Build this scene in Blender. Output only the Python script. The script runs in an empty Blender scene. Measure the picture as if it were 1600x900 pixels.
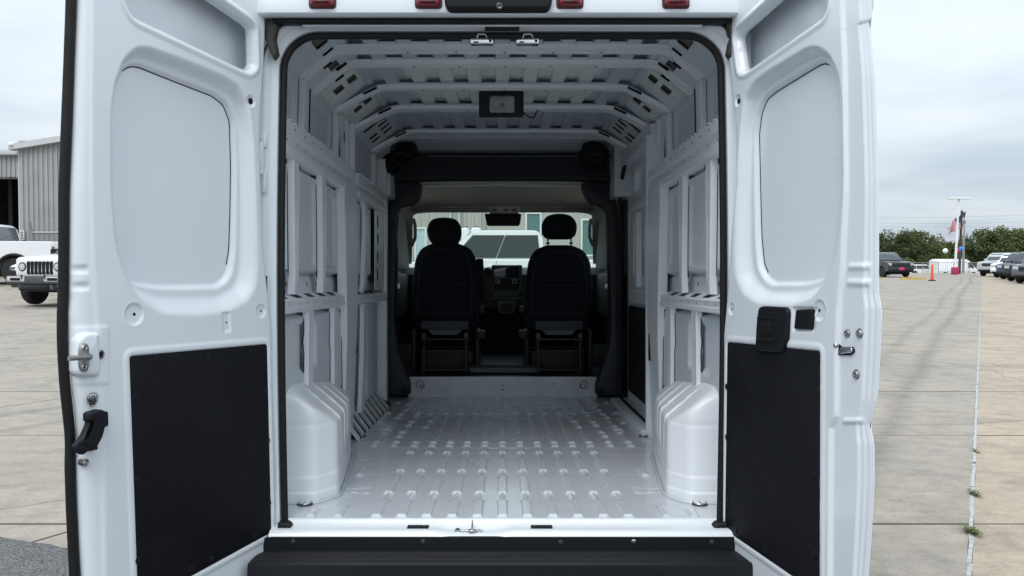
import bpy, bmesh, math, random
import numpy as np
from mathutils import Vector, Matrix
from mathutils.geometry import delaunay_2d_cdt
random.seed(7)
np.random.seed(7)
scene = bpy.context.scene
col = scene.collection
R = math.radians

# ------------------------------------------------------------------ frames
# van frame: X right, Y forward, Z up, load floor z=0, rear opening y=0 (nose slightly down)
VAN_H, VAN_PITCH = 0.50, R(-1.56)
VAN_M = Matrix.Translation((0, 0, VAN_H)) @ Matrix.Rotation(VAN_PITCH, 4, 'X')
CAM_Y, CAM_Z, F, CX, CY = -2.85, 0.845, 1250.0, 785.0, 442.0   # measured from the photograph

# ------------------------------------------------------------------ camera
cam_d = bpy.data.cameras.new("camera")
cam = bpy.data.objects.new("camera", cam_d)
col.objects.link(cam)
cam.matrix_world = VAN_M @ Matrix.Translation((0, CAM_Y, CAM_Z)) @ Matrix.Rotation(R(90), 4, 'X')
cam_d.sensor_width = 36.0
cam_d.lens = F / 1600 * 36.0
cam_d.shift_x = (800 - CX) / 1600
cam_d.shift_y = -(450 - CY) / 1600
cam_d.clip_start = 0.05
cam_d.clip_end = 3000
scene.camera = cam
CW = cam.matrix_world.translation.copy()

# ------------------------------------------------------------------ world, sun, exposure
SUN_EL, SUN_ROT = R(52), R(200)
w = bpy.data.worlds.new("World")
scene.world = w
w.use_nodes = True
nt = w.node_tree
nt.nodes.clear()


def N(t, **kw):
    n = nt.nodes.new(t)
    for k, v in kw.items():
        setattr(n, k, v)
    return n


def L(a, b):
    nt.links.new(a, b)


def math_node(op, a=None, b=None, c=None, clamp=False):
    n = N('ShaderNodeMath', operation=op)
    n.use_clamp = clamp
    for i, v in enumerate((a, b, c)):
        if v is None:
            continue
        if isinstance(v, (int, float)):
            n.inputs[i].default_value = v
        else:
            L(v, n.inputs[i])
    return n.outputs[0]


sky = N('ShaderNodeTexSky', sky_type='NISHITA', sun_disc=False)
sky.sun_elevation = SUN_EL
sky.sun_rotation = SUN_ROT
tc = N('ShaderNodeTexCoord')
sep = N('ShaderNodeSeparateXYZ')
L(tc.outputs['Generated'], sep.inputs[0])
up = math_node('MAXIMUM', sep.outputs[2], 0.0)
den = math_node('ADD', up, 0.12)
comb = N('ShaderNodeCombineXYZ')
L(math_node('DIVIDE', sep.outputs[0], den), comb.inputs[0])
L(math_node('DIVIDE', sep.outputs[1], den), comb.inputs[1])
noise = N('ShaderNodeTexNoise')
noise.inputs['Scale'].default_value = 0.95
noise.inputs['Detail'].default_value = 5
noise.inputs['Roughness'].default_value = 0.52
noise.inputs['Distortion'].default_value = 0.3
L(comb.outputs[0], noise.inputs['Vector'])
ramp = N('ShaderNodeValToRGB')
ramp.color_ramp.elements[0].position = 0.34
ramp.color_ramp.elements[0].color = (0.715, 0.83, 0.95, 1)
ramp.color_ramp.elements[1].position = 0.66
ramp.color_ramp.elements[1].color = (0.99, 1.075, 1.15, 1)
L(noise.outputs[0], ramp.inputs[0])
# overcast sky: three times as bright at the zenith as at the horizon
grad = math_node('MULTIPLY_ADD', up, 2.0 * 5.3, 5.3)
vm = N('ShaderNodeVectorMath', operation='SCALE')
L(ramp.outputs[0], vm.inputs[0])
L(grad, vm.inputs['Scale'])
mix = N('ShaderNodeMix', data_type='RGBA')
mix.inputs[0].default_value = 0.96
L(sky.outputs[0], mix.inputs[6])
L(vm.outputs[0], mix.inputs[7])
bg = N('ShaderNodeBackground')
bg.inputs[1].default_value = 0.1
L(mix.outputs[2], bg.inputs[0])
out = N('ShaderNodeOutputWorld')
L(bg.outputs[0], out.inputs[0])

sun_d = bpy.data.lights.new("sun", 'SUN')
sun_d.energy = 1.2
sun_d.angle = R(35)
sun_d.color = (1.0, 0.97, 0.93)
sun = bpy.data.objects.new("sun", sun_d)
col.objects.link(sun)
# sun azimuth: behind the camera, a little to the left
sd = Vector((math.sin(SUN_ROT) * math.cos(SUN_EL), math.cos(SUN_ROT) * math.cos(SUN_EL), math.sin(SUN_EL)))
sun.rotation_euler = sd.to_track_quat('Z', 'Y').to_euler()
sun.location = (-5, -20, 30)

scene.view_settings.view_transform = 'Standard'
scene.view_settings.look = 'None'
scene.view_settings.exposure = 0.36
scene.view_settings.gamma = 1.0
scene.render.engine = 'CYCLES'
cy = scene.cycles
cy.use_denoising = True
cy.max_bounces = 12
cy.diffuse_bounces = 9
cy.glossy_bounces = 4
cy.transmission_bounces = 6
cy.transparent_max_bounces = 12
cy.caustics_reflective = False
cy.caustics_refractive = False


# ------------------------------------------------------------------ materials
def mat(name, color, rough=0.5, metal=0.0, coat=0.0, var=0.0, scale=8.0, bump=0.0, bscale=200.0, col2=None, spec=0.5,
        detail=4, rvar=0.0):
    m = bpy.data.materials.new(name)
    m.use_nodes = True
    t = m.node_tree
    b = t.nodes['Principled BSDF']
    b.inputs['Base Color'].default_value = (*color, 1)
    b.inputs['Roughness'].default_value = rough
    b.inputs['Metallic'].default_value = metal
    b.inputs['Coat Weight'].default_value = coat
    b.inputs['Coat Roughness'].default_value = 0.08
    b.inputs['Specular IOR Level'].default_value = spec
    tcn = t.nodes.new('ShaderNodeTexCoord')
    if var or col2 or rvar:
        n = t.nodes.new('ShaderNodeTexNoise')
        n.inputs['Scale'].default_value = scale
        n.inputs['Detail'].default_value = detail
        t.links.new(tcn.outputs['Object'], n.inputs['Vector'])
        if var or col2:
            r = t.nodes.new('ShaderNodeValToRGB')
            c2 = col2 or tuple(max(0, c * (1 - var)) for c in color)
            r.color_ramp.elements[0].color = (*c2, 1)
            r.color_ramp.elements[0].position = 0.32
            r.color_ramp.elements[1].color = (*color, 1)
            r.color_ramp.elements[1].position = 0.62
            t.links.new(n.outputs[0], r.inputs[0])
            t.links.new(r.outputs[0], b.inputs['Base Color'])
        if rvar:
            mr = t.nodes.new('ShaderNodeMapRange')
            mr.inputs[1].default_value, mr.inputs[2].default_value = 0.3, 0.7
            mr.inputs[3].default_value, mr.inputs[4].default_value = rough - rvar, rough + rvar
            t.links.new(n.outputs[0], mr.inputs[0])
            t.links.new(mr.outputs[0], b.inputs['Roughness'])
    if bump:
        n2 = t.nodes.new('ShaderNodeTexNoise')
        n2.inputs['Scale'].default_value = bscale
        n2.inputs['Detail'].default_value = 3
        t.links.new(tcn.outputs['Object'], n2.inputs['Vector'])
        bp = t.nodes.new('ShaderNodeBump')
        bp.inputs['Strength'].default_value = bump
        bp.inputs['Distance'].default_value = 0.002
        t.links.new(n2.outputs[0], bp.inputs['Height'])
        t.links.new(bp.outputs[0], b.inputs['Normal'])
    return m


def glass_mat(name, tint, rough=0.02):
    m = bpy.data.materials.new(name)
    m.use_nodes = True
    t = m.node_tree
    t.nodes.clear()
    tr = t.nodes.new('ShaderNodeBsdfTransparent')
    tr.inputs[0].default_value = (*tint, 1)
    gl = t.nodes.new('ShaderNodeBsdfGlossy')
    gl.inputs['Roughness'].default_value = rough
    fr = t.nodes.new('ShaderNodeLayerWeight')
    fr.inputs[0].default_value = 0.5
    pw = t.nodes.new('ShaderNodeMath')
    pw.operation = 'POWER'
    pw.inputs[1].default_value = 4.0
    ma = t.nodes.new('ShaderNodeMath')
    ma.operation = 'MULTIPLY_ADD'
    ma.inputs[1].default_value, ma.inputs[2].default_value = 0.6, 0.04
    t.links.new(fr.outputs['Facing'], pw.inputs[0])
    t.links.new(pw.outputs[0], ma.inputs[0])
    mx = t.nodes.new('ShaderNodeMixShader')
    o = t.nodes.new('ShaderNodeOutputMaterial')
    t.links.new(ma.outputs[0], mx.inputs[0])
    t.links.new(tr.outputs[0], mx.inputs[1])
    t.links.new(gl.outputs[0], mx.inputs[2])
    t.links.new(mx.outputs[0], o.inputs[0])
    return m


M = {}
M['white'] = mat('white_paint', (0.77, 0.81, 0.84), 0.30, coat=0.6, rvar=0.04, scale=2, var=0.012)
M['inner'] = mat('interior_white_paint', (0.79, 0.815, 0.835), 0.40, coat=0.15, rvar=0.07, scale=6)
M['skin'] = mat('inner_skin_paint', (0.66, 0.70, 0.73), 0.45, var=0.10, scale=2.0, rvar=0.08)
M['black'] = mat('black_plastic', (0.009, 0.010, 0.013), 0.5, bump=0.25, bscale=500, spec=0.22)
M['trim'] = mat('black_grained_trim', (0.0085, 0.009, 0.0125), 0.65, bump=0.6, bscale=330, var=0.35, scale=3.0, spec=0.18, rvar=0.14)
M['rubber'] = mat('black_rubber', (0.010, 0.010, 0.011), 0.55, rvar=0.12, scale=30, spec=0.25)
M['dusty'] = mat('dusty_rubber', (0.055, 0.05, 0.045), 0.8, var=0.6, scale=18)
M['dark'] = mat('dark_cab_plastic', (0.018, 0.020, 0.025), 0.6)
M['fabric'] = mat('black_seat_fabric', (0.017, 0.019, 0.026), 0.9, bump=0.6, bscale=420, var=0.25, scale=25, spec=0.2)
M['gap'] = mat('seam_shadow_rubber', (0.03, 0.032, 0.036), 0.8)  # dark tone of solid strips that imitate the shade in seams
M['steel'] = mat('bare_steel', (0.46, 0.45, 0.44), 0.32, metal=0.9, var=0.25, scale=60)
M['darksteel'] = mat('dark_steel', (0.07, 0.07, 0.07), 0.5, metal=0.5)
M['chrome'] = mat('zinc_plate', (0.75, 0.76, 0.78), 0.2, metal=1.0)
M['beige'] = mat('grey_beige_headliner', (0.66, 0.64, 0.58), 0.9, bump=0.3, bscale=300)
M['grey'] = mat('grey_plastic', (0.16, 0.165, 0.175), 0.6)
M['darkgrey'] = mat('dark_grey_plastic', (0.07, 0.072, 0.078), 0.7)
M['visor'] = mat('grey_beige_visor', (0.42, 0.405, 0.37), 0.9)
M['red'] = mat('red_lamp_lens', (0.22, 0.006, 0.012), 0.15, coat=0.6)
M['darkred'] = mat('dark_red_lamp_base', (0.06, 0.004, 0.008), 0.35)
M['lens'] = mat('frosted_lens', (0.30, 0.31, 0.33), 0.35, var=0.35, scale=40)
M['windshield'] = glass_mat('windshield_glass', (0.90, 0.96, 0.935))
M['carglass'] = mat('tinted_car_glass', (0.018, 0.024, 0.028), 0.06, coat=0.6)
M['tyre'] = mat('tyre_rubber', (0.016, 0.016, 0.017), 0.8, bump=0.5, bscale=60)
M['rim'] = mat('alloy_rim', (0.28, 0.28, 0.29), 0.35, metal=0.8)
M['carwhite'] = mat('white_car_paint', (0.80, 0.81, 0.82), 0.25, coat=0.5)
M['carblack'] = mat('black_car_paint', (0.018, 0.020, 0.024), 0.25, coat=0.6)
M['cargrey'] = mat('grey_car_paint', (0.10, 0.11, 0.125), 0.28, coat=0.6)
M['carsilver'] = mat('silver_car_paint', (0.42, 0.44, 0.46), 0.3, coat=0.5)
M['carnavy'] = mat('navy_car_paint', (0.03, 0.045, 0.08), 0.25, coat=0.6)
M['pink'] = mat('pink_plate', (0.75, 0.03, 0.22), 0.5)
M['magenta'] = mat('faded_magenta_paint', (0.42, 0.03, 0.10), 0.6, var=0.25, scale=6)
M['orange'] = mat('orange_plastic', (0.80, 0.11, 0.04), 0.5)
M['yellow'] = mat('yellow_paint', (0.62, 0.42, 0.07), 0.7, var=0.4, scale=9)
M['polewhite'] = mat('white_pole_paint', (0.78, 0.79, 0.80), 0.5)
M['wood'] = mat('weathered_pole_wood', (0.07, 0.055, 0.045), 0.9, var=0.4, scale=5)
M['bark'] = mat('bark', (0.06, 0.048, 0.036), 0.95, var=0.5, scale=10)
M['galv'] = mat('galvanised_wire', (0.30, 0.31, 0.32), 0.5, metal=0.5)
M['balloon_white'] = mat('white_balloon_latex', (0.85, 0.85, 0.86), 0.35)
M['balloon_blue'] = mat('blue_balloon_latex', (0.03, 0.22, 0.62), 0.3)
M['balloon_red'] = mat('red_balloon_latex', (0.62, 0.03, 0.06), 0.3)
M['seal_white'] = mat('pale_joint_sealant', (0.44, 0.45, 0.45), 0.7, var=0.35, scale=25)
M['lampclear'] = mat('headlamp_clear', (0.50, 0.52, 0.55), 0.15, coat=0.8)
M['amber'] = mat('amber_lens', (0.7, 0.28, 0.04), 0.3)
M['siding'] = mat('grey_metal_siding', (0.36, 0.37, 0.375), 0.5, var=0.12, scale=1.2)
M['beige_siding'] = mat('beige_metal_siding', (0.47, 0.465, 0.43), 0.55, var=0.10, scale=0.8)
M['eave'] = mat('pale_eave_trim', (0.52, 0.53, 0.54), 0.5)
M['bay_dark'] = mat('dark_bay_interior', (0.13, 0.12, 0.115), 0.8, var=0.4, scale=3)
M['winglass'] = mat('greenish_window_glass', (0.10, 0.20, 0.19), 0.08, coat=0.6)
M['paleblue'] = mat('pale_blue_door_paint', (0.45, 0.58, 0.62), 0.5)


def foliage_mat(name, c1, c2):
    m = mat(name, c1, 0.75, col2=c2, scale=0.9, spec=0.2, detail=6)
    t = m.node_tree
    b = t.nodes['Principled BSDF']
    src = b.inputs['Base Color'].links[0].from_socket
    oi = t.nodes.new('ShaderNodeObjectInfo')
    mr = t.nodes.new('ShaderNodeMapRange')
    mr.inputs[3].default_value, mr.inputs[4].default_value = 0.72, 1.25
    t.links.new(oi.outputs['Random'], mr.inputs[0])
    hs = t.nodes.new('ShaderNodeHueSaturation')
    t.links.new(src, hs.inputs['Color'])
    t.links.new(mr.outputs[0], hs.inputs['Value'])
    t.links.new(hs.outputs[0], b.inputs['Base Color'])
    return m


M['leaf_a'] = foliage_mat('oak_leaves', (0.135, 0.155, 0.055), (0.06, 0.08, 0.03))
M['leaf_b'] = foliage_mat('dark_oak_leaves', (0.10, 0.125, 0.048), (0.045, 0.065, 0.027))
M['weed'] = mat('weed_leaves', (0.16, 0.20, 0.05), 0.7, var=0.5, scale=30)


def special_floor():
    m = mat('load_floor_paint', (0.60, 0.635, 0.67), 0.27, coat=0.5, rvar=0.03, scale=2)
    t = m.node_tree
    b = t.nodes['Principled BSDF']
    tcn = t.nodes.new('ShaderNodeTexCoord')
    n = t.nodes.new('ShaderNodeTexNoise')
    n.inputs['Scale'].default_value = 7
    n.inputs['Detail'].default_value = 4
    n.inputs['Roughness'].default_value = 0.55
    t.links.new(tcn.outputs['Object'], n.inputs[0])
    r = t.nodes.new('ShaderNodeValToRGB')
    r.color_ramp.elements[0].position = 0.22
    r.color_ramp.elements[0].color = (0.565, 0.59, 0.615, 1)
    r.color_ramp.elements[1].position = 0.60
    r.color_ramp.elements[1].color = (0.60, 0.635, 0.67, 1)
    t.links.new(n.outputs[0], r.inputs[0])
    t.links.new(r.outputs[0], b.inputs['Base Color'])
    return m


M['floor'] = special_floor()
M['riser'] = mat('scuffed_riser_paint', (0.68, 0.70, 0.72), 0.5, var=0.12, scale=9)


def roof_skin_mat():
    """thinly painted roof skin: pale primer shows in the middle of two bays, as in the photograph"""
    m = mat('roof_skin_paint', (0.42, 0.46, 0.50), 0.42, rvar=0.06, scale=4)
    t = m.node_tree
    b = t.nodes['Principled BSDF']
    tcn = t.nodes.new('ShaderNodeTexCoord')
    s = t.nodes.new('ShaderNodeSeparateXYZ')
    t.links.new(tcn.outputs['Object'], s.inputs[0])
    n = t.nodes.new('ShaderNodeTexNoise')
    n.inputs['Scale'].default_value = 5
    t.links.new(tcn.outputs['Object'], n.inputs[0])

    def mth(op, a, bb):
        q = t.nodes.new('ShaderNodeMath')
        q.operation = op
        for i, v in enumerate((a, bb)):
            if isinstance(v, (int, float)):
                q.inputs[i].default_value = v
            else:
                t.links.new(v, q.inputs[i])
        return q.outputs[0]
    ax = mth('ADD', mth('ABSOLUTE', s.outputs[0], 0), mth('MULTIPLY', n.outputs[0], 0.05))
    mx = mth('LESS_THAN', ax, 0.51)
    my = mth('MAXIMUM', mth('MULTIPLY', mth('GREATER_THAN', s.outputs[1], 0.90), mth('LESS_THAN', s.outputs[1], mth('ADD', 1.12, mth('MULTIPLY', n.outputs[0], .12)))),
             mth('MULTIPLY', mth('GREATER_THAN', s.outputs[1], 1.36), mth('LESS_THAN', s.outputs[1], mth('ADD', 1.58, mth('MULTIPLY', n.outputs[0], .12)))))
    mm = mth('MULTIPLY', mx, my)
    mixn = t.nodes.new('ShaderNodeMix')
    mixn.data_type = 'RGBA'
    t.links.new(mm, mixn.inputs[0])
    mixn.inputs[6].default_value = (0.54, 0.585, 0.62, 1)
    mixn.inputs[7].default_value = (0.76, 0.79, 0.74, 1)
    t.links.new(mixn.outputs[2], b.inputs['Base Color'])
    return m


M['roofskin'] = roof_skin_mat()
M['primer'] = mat('pale_primer', (0.74, 0.77, 0.72), 0.55, var=0.15, scale=15)


def concrete_mat(name, c1, c2, marks=True):
    m = mat(name, c1, 0.85)
    t = m.node_tree
    b = t.nodes['Principled BSDF']
    g = t.nodes.new('ShaderNodeNewGeometry')

    def noise_n(scale, detail, vec=None, rough=0.6):
        n = t.nodes.new('ShaderNodeTexNoise')
        n.inputs['Scale'].default_value = scale
        n.inputs['Detail'].default_value = detail
        n.inputs['Roughness'].default_value = rough
        t.links.new(vec or g.outputs['Position'], n.inputs['Vector'])
        return n.outputs[0]

    def mth(op, a, bb=0.0, cl=False):
        q = t.nodes.new('ShaderNodeMath')
        q.operation = op
        q.use_clamp = cl
        for i, v in enumerate((a, bb)):
            if isinstance(v, (int, float)):
                q.inputs[i].default_value = v
            else:
                t.links.new(v, q.inputs[i])
        return q.outputs[0]

    def ramp_n(v, p0, p1, ca, cb):
        r = t.nodes.new('ShaderNodeValToRGB')
        r.color_ramp.elements[0].position, r.color_ramp.elements[1].position = p0, p1
        r.color_ramp.elements[0].color, r.color_ramp.elements[1].color = (*ca, 1), (*cb, 1)
        t.links.new(v, r.inputs[0])
        return r.outputs[0]

    def mul(a, bb, fac=1.0):
        q = t.nodes.new('ShaderNodeMix')
        q.data_type = 'RGBA'
        q.blend_type = 'MULTIPLY'
        q.inputs[0].default_value = fac
        t.links.new(a, q.inputs[6])
        t.links.new(bb, q.inputs[7])
        return q.outputs[2]
    c = ramp_n(noise_n(0.45, 6), 0.33, 0.68, c2, c1)
    if marks:   # the lane beyond the sealed joint was poured in a tanner mix
        s0 = t.nodes.new('ShaderNodeSeparateXYZ')
        t.links.new(g.outputs['Position'], s0.inputs[0])
        lane = mth('GREATER_THAN', mth('SUBTRACT', s0.outputs[0], mth('MULTIPLY', mth('ADD', s0.outputs[1], 2.826), 0.6)), -0.03)
        q0 = t.nodes.new('ShaderNodeMix')
        q0.data_type = 'RGBA'
        t.links.new(lane, q0.inputs[0])
        t.links.new(c, q0.inputs[6])
        t.links.new(ramp_n(noise_n(0.45, 6), 0.33, 0.68, (0.37, 0.31, 0.24), (0.43, 0.353, 0.266)), q0.inputs[7])
        c = q0.outputs[2]
    # broom finish across the lane
    mp = t.nodes.new('ShaderNodeMapping')
    mp.inputs['Rotation'].default_value = (0, 0, R(31))
    mp.inputs['Scale'].default_value = (0.8, 3.0, 1)
    t.links.new(g.outputs['Position'], mp.inputs[0])
    c = mul(c, ramp_n(noise_n(2.2, 6, mp.outputs[0], 0.7), 0.34, 0.62, (0.86, 0.86, 0.86), (1.03, 1.03, 1.03)))
    c = mul(c, ramp_n(noise_n(70, 3), 0.3, 0.7, (0.80, 0.80, 0.80), (1.08, 1.08, 1.08)))
    # darker oily drips and patches
    c = mul(c, ramp_n(noise_n(1.1, 7, None, 0.72), 0.32, 0.50, (0.66, 0.66, 0.67), (1, 1, 1)))
    c = mul(c, ramp_n(noise_n(6.0, 6, None, 0.75), 0.30, 0.55, (0.80, 0.80, 0.80), (1.05, 1.05, 1.05)))
    # hairline cracks
    vor = t.nodes.new('ShaderNodeTexVoronoi')
    vor.feature = 'DISTANCE_TO_EDGE'
    vor.inputs['Scale'].default_value = 0.16
    wv = t.nodes.new('ShaderNodeVectorMath')
    wv.operation = 'MULTIPLY_ADD'
    nn = t.nodes.new('ShaderNodeTexNoise')
    nn.inputs['Scale'].default_value = 1.1
    nn.inputs['Detail'].default_value = 5
    t.links.new(g.outputs['Position'], nn.inputs['Vector'])
    t.links.new(nn.outputs['Color'], wv.inputs[0])
    wv.inputs[1].default_value = (0.7, 0.7, 0)
    t.links.new(g.outputs['Position'], wv.inputs[2])
    t.links.new(wv.outputs[0], vor.inputs['Vector'])
    c = mul(c, ramp_n(vor.outputs['Distance'], 0.0, 0.0035, (0.55, 0.54, 0.52), (1, 1, 1)), 0.7)
    if marks:
        # tyre tracks along the lane direction
        s = t.nodes.new('ShaderNodeSeparateXYZ')
        t.links.new(g.outputs['Position'], s.inputs[0])
        wv2 = mth('SUBTRACT', s.outputs[0], mth('MULTIPLY', mth('ADD', s.outputs[1], 2.85), 0.6))
        wob = mth('MULTIPLY', mth('SUBTRACT', noise_n(0.08, 2), 0.5), 0.7)
        ww = mth('ADD', wv2, wob)
        patch = mth('MULTIPLY', mth('GREATER_THAN', noise_n(3.0, 5), 0.40), 1.0)
        tot = None
        for w0, half, k in ((-0.85, 0.20, 0.48), (-1.45, 0.16, 0.32), (-9.0, 0.16, 0.45), (-8.2, 0.14, 0.4), (6.0, 0.2, 0.35)):
            d = mth('DIVIDE', mth('ABSOLUTE', mth('SUBTRACT', ww, w0)), half)
            v = mth('MULTIPLY', mth('SUBTRACT', 1.0, d, True), k)
            tot = v if tot is None else mth('ADD', tot, v, True)
        tot = mth('MULTIPLY', tot, mth('ADD', mth('MULTIPLY', patch, 0.6), 0.4))
        c = mul(c, ramp_n(tot, 0.0, 1.0, (1, 1, 1), (0.42, 0.43, 0.46)))
    t.links.new(c, b.inputs['Base Color'])
    bp = t.nodes.new('ShaderNodeBump')
    bp.inputs['Strength'].default_value = 0.35
    bp.inputs['Distance'].default_value = 0.004
    t.links.new(noise_n(45, 4), bp.inputs['Height'])
    t.links.new(bp.outputs[0], b.inputs['Normal'])
    return m


M['concrete'] = concrete_mat('concrete', (0.372, 0.325, 0.265), (0.305, 0.272, 0.23))
M['concrete_lane'] = concrete_mat('tan_concrete', (0.43, 0.353, 0.266), (0.37, 0.31, 0.24), False)
M['joint'] = mat('joint_dirt', (0.13, 0.118, 0.10), 0.95)


def asphalt_mat():
    m = mat('asphalt', (0.11, 0.11, 0.115), 0.9)
    t = m.node_tree
    b = t.nodes['Principled BSDF']
    g = t.nodes.new('ShaderNodeNewGeometry')
    v = t.nodes.new('ShaderNodeTexVoronoi')
    v.inputs['Scale'].default_value = 150
    t.links.new(g.outputs['Position'], v.inputs['Vector'])
    r = t.nodes.new('ShaderNodeValToRGB')
    r.color_ramp.elements[0].color = (0.05, 0.05, 0.053, 1)
    r.color_ramp.elements[1].color = (0.21, 0.207, 0.205, 1)
    r.color_ramp.elements[0].position = 0.1
    r.color_ramp.elements[1].position = 0.95
    sp = t.nodes.new('ShaderNodeSeparateColor')
    t.links.new(v.outputs['Color'], sp.inputs[0])
    t.links.new(sp.outputs[0], r.inputs[0])
    t.links.new(r.outputs[0], b.inputs['Base Color'])
    bp = t.nodes.new('ShaderNodeBump')
    bp.inputs['Strength'].default_value = 0.8
    bp.inputs['Distance'].default_value = 0.006
    t.links.new(v.outputs['Distance'], bp.inputs['Height'])
    t.links.new(bp.outputs[0], b.inputs['Normal'])
    return m


M['asphalt'] = asphalt_mat()


def flag_mat():
    """stripes and canton from the cloth's own UV"""
    m = mat('flag_cloth', (0.7, 0.7, 0.7), 0.8)
    t = m.node_tree
    b = t.nodes['Principled BSDF']
    uv = t.nodes.new('ShaderNodeUVMap')
    s = t.nodes.new('ShaderNodeSeparateXYZ')
    t.links.new(uv.outputs[0], s.inputs[0])

    def mth(op, a, bb=0.0):
        q = t.nodes.new('ShaderNodeMath')
        q.operation = op
        for i, v in enumerate((a, bb)):
            if isinstance(v, (int, float)):
                q.inputs[i].default_value = v
            else:
                t.links.new(v, q.inputs[i])
        return q.outputs[0]
    st = mth('LESS_THAN', mth('FRACT', mth('MULTIPLY', mth('SUBTRACT', 1.0, s.outputs[1]), 6.5)), 0.5)
    ca = mth('MULTIPLY', mth('LESS_THAN', s.outputs[0], 0.4), mth('GREATER_THAN', s.outputs[1], 0.4615))
    v = t.nodes.new('ShaderNodeMix')
    v.data_type = 'RGBA'
    t.links.new(st, v.inputs[0])
    v.inputs[6].default_value = (0.62, 0.62, 0.63, 1)
    v.inputs[7].default_value = (0.46, 0.008, 0.02, 1)
    v2 = t.nodes.new('ShaderNodeMix')
    v2.data_type = 'RGBA'
    t.links.new(ca, v2.inputs[0])
    t.links.new(v.outputs[2], v2.inputs[6])
    v2.inputs[7].default_value = (0.02, 0.03, 0.09, 1)
    t.links.new(v2.outputs[2], b.inputs['Base Color'])
    return m


M['flag'] = flag_mat()


# ------------------------------------------------------------------ mesh helpers
def tag(o, label=None, cat=None, group=None, kind=None):
    if label:
        o['label'] = label
    if cat:
        o['category'] = cat
    if group:
        o['group'] = group
    if kind:
        o['kind'] = kind
    return o


def link_mesh(name, me, m, parent=None, angle=35):
    me.materials.append(M[m] if isinstance(m, str) else m)
    o = bpy.data.objects.new(name, me)
    col.objects.link(o)
    if parent is not None:
        o.parent = parent
    if angle is not None and len(me.polygons):
        me.shade_smooth()
        me.set_sharp_from_angle(angle=R(angle))
    return o


def empty(name, loc=(0, 0, 0), rz=0.0, parent=None):
    o = bpy.data.objects.new(name, None)
    col.objects.link(o)
    o.location = loc
    o.rotation_euler = (0, 0, rz)
    o.empty_display_size = 0.2
    if parent is not None:
        o.parent = parent
    return o


def copy_tree(o, parent=None):
    c = o.copy()
    col.objects.link(c)
    if parent is not None:
        c.parent = parent
    for ch in list(o.children):
        copy_tree(ch, c)
    return c


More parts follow.
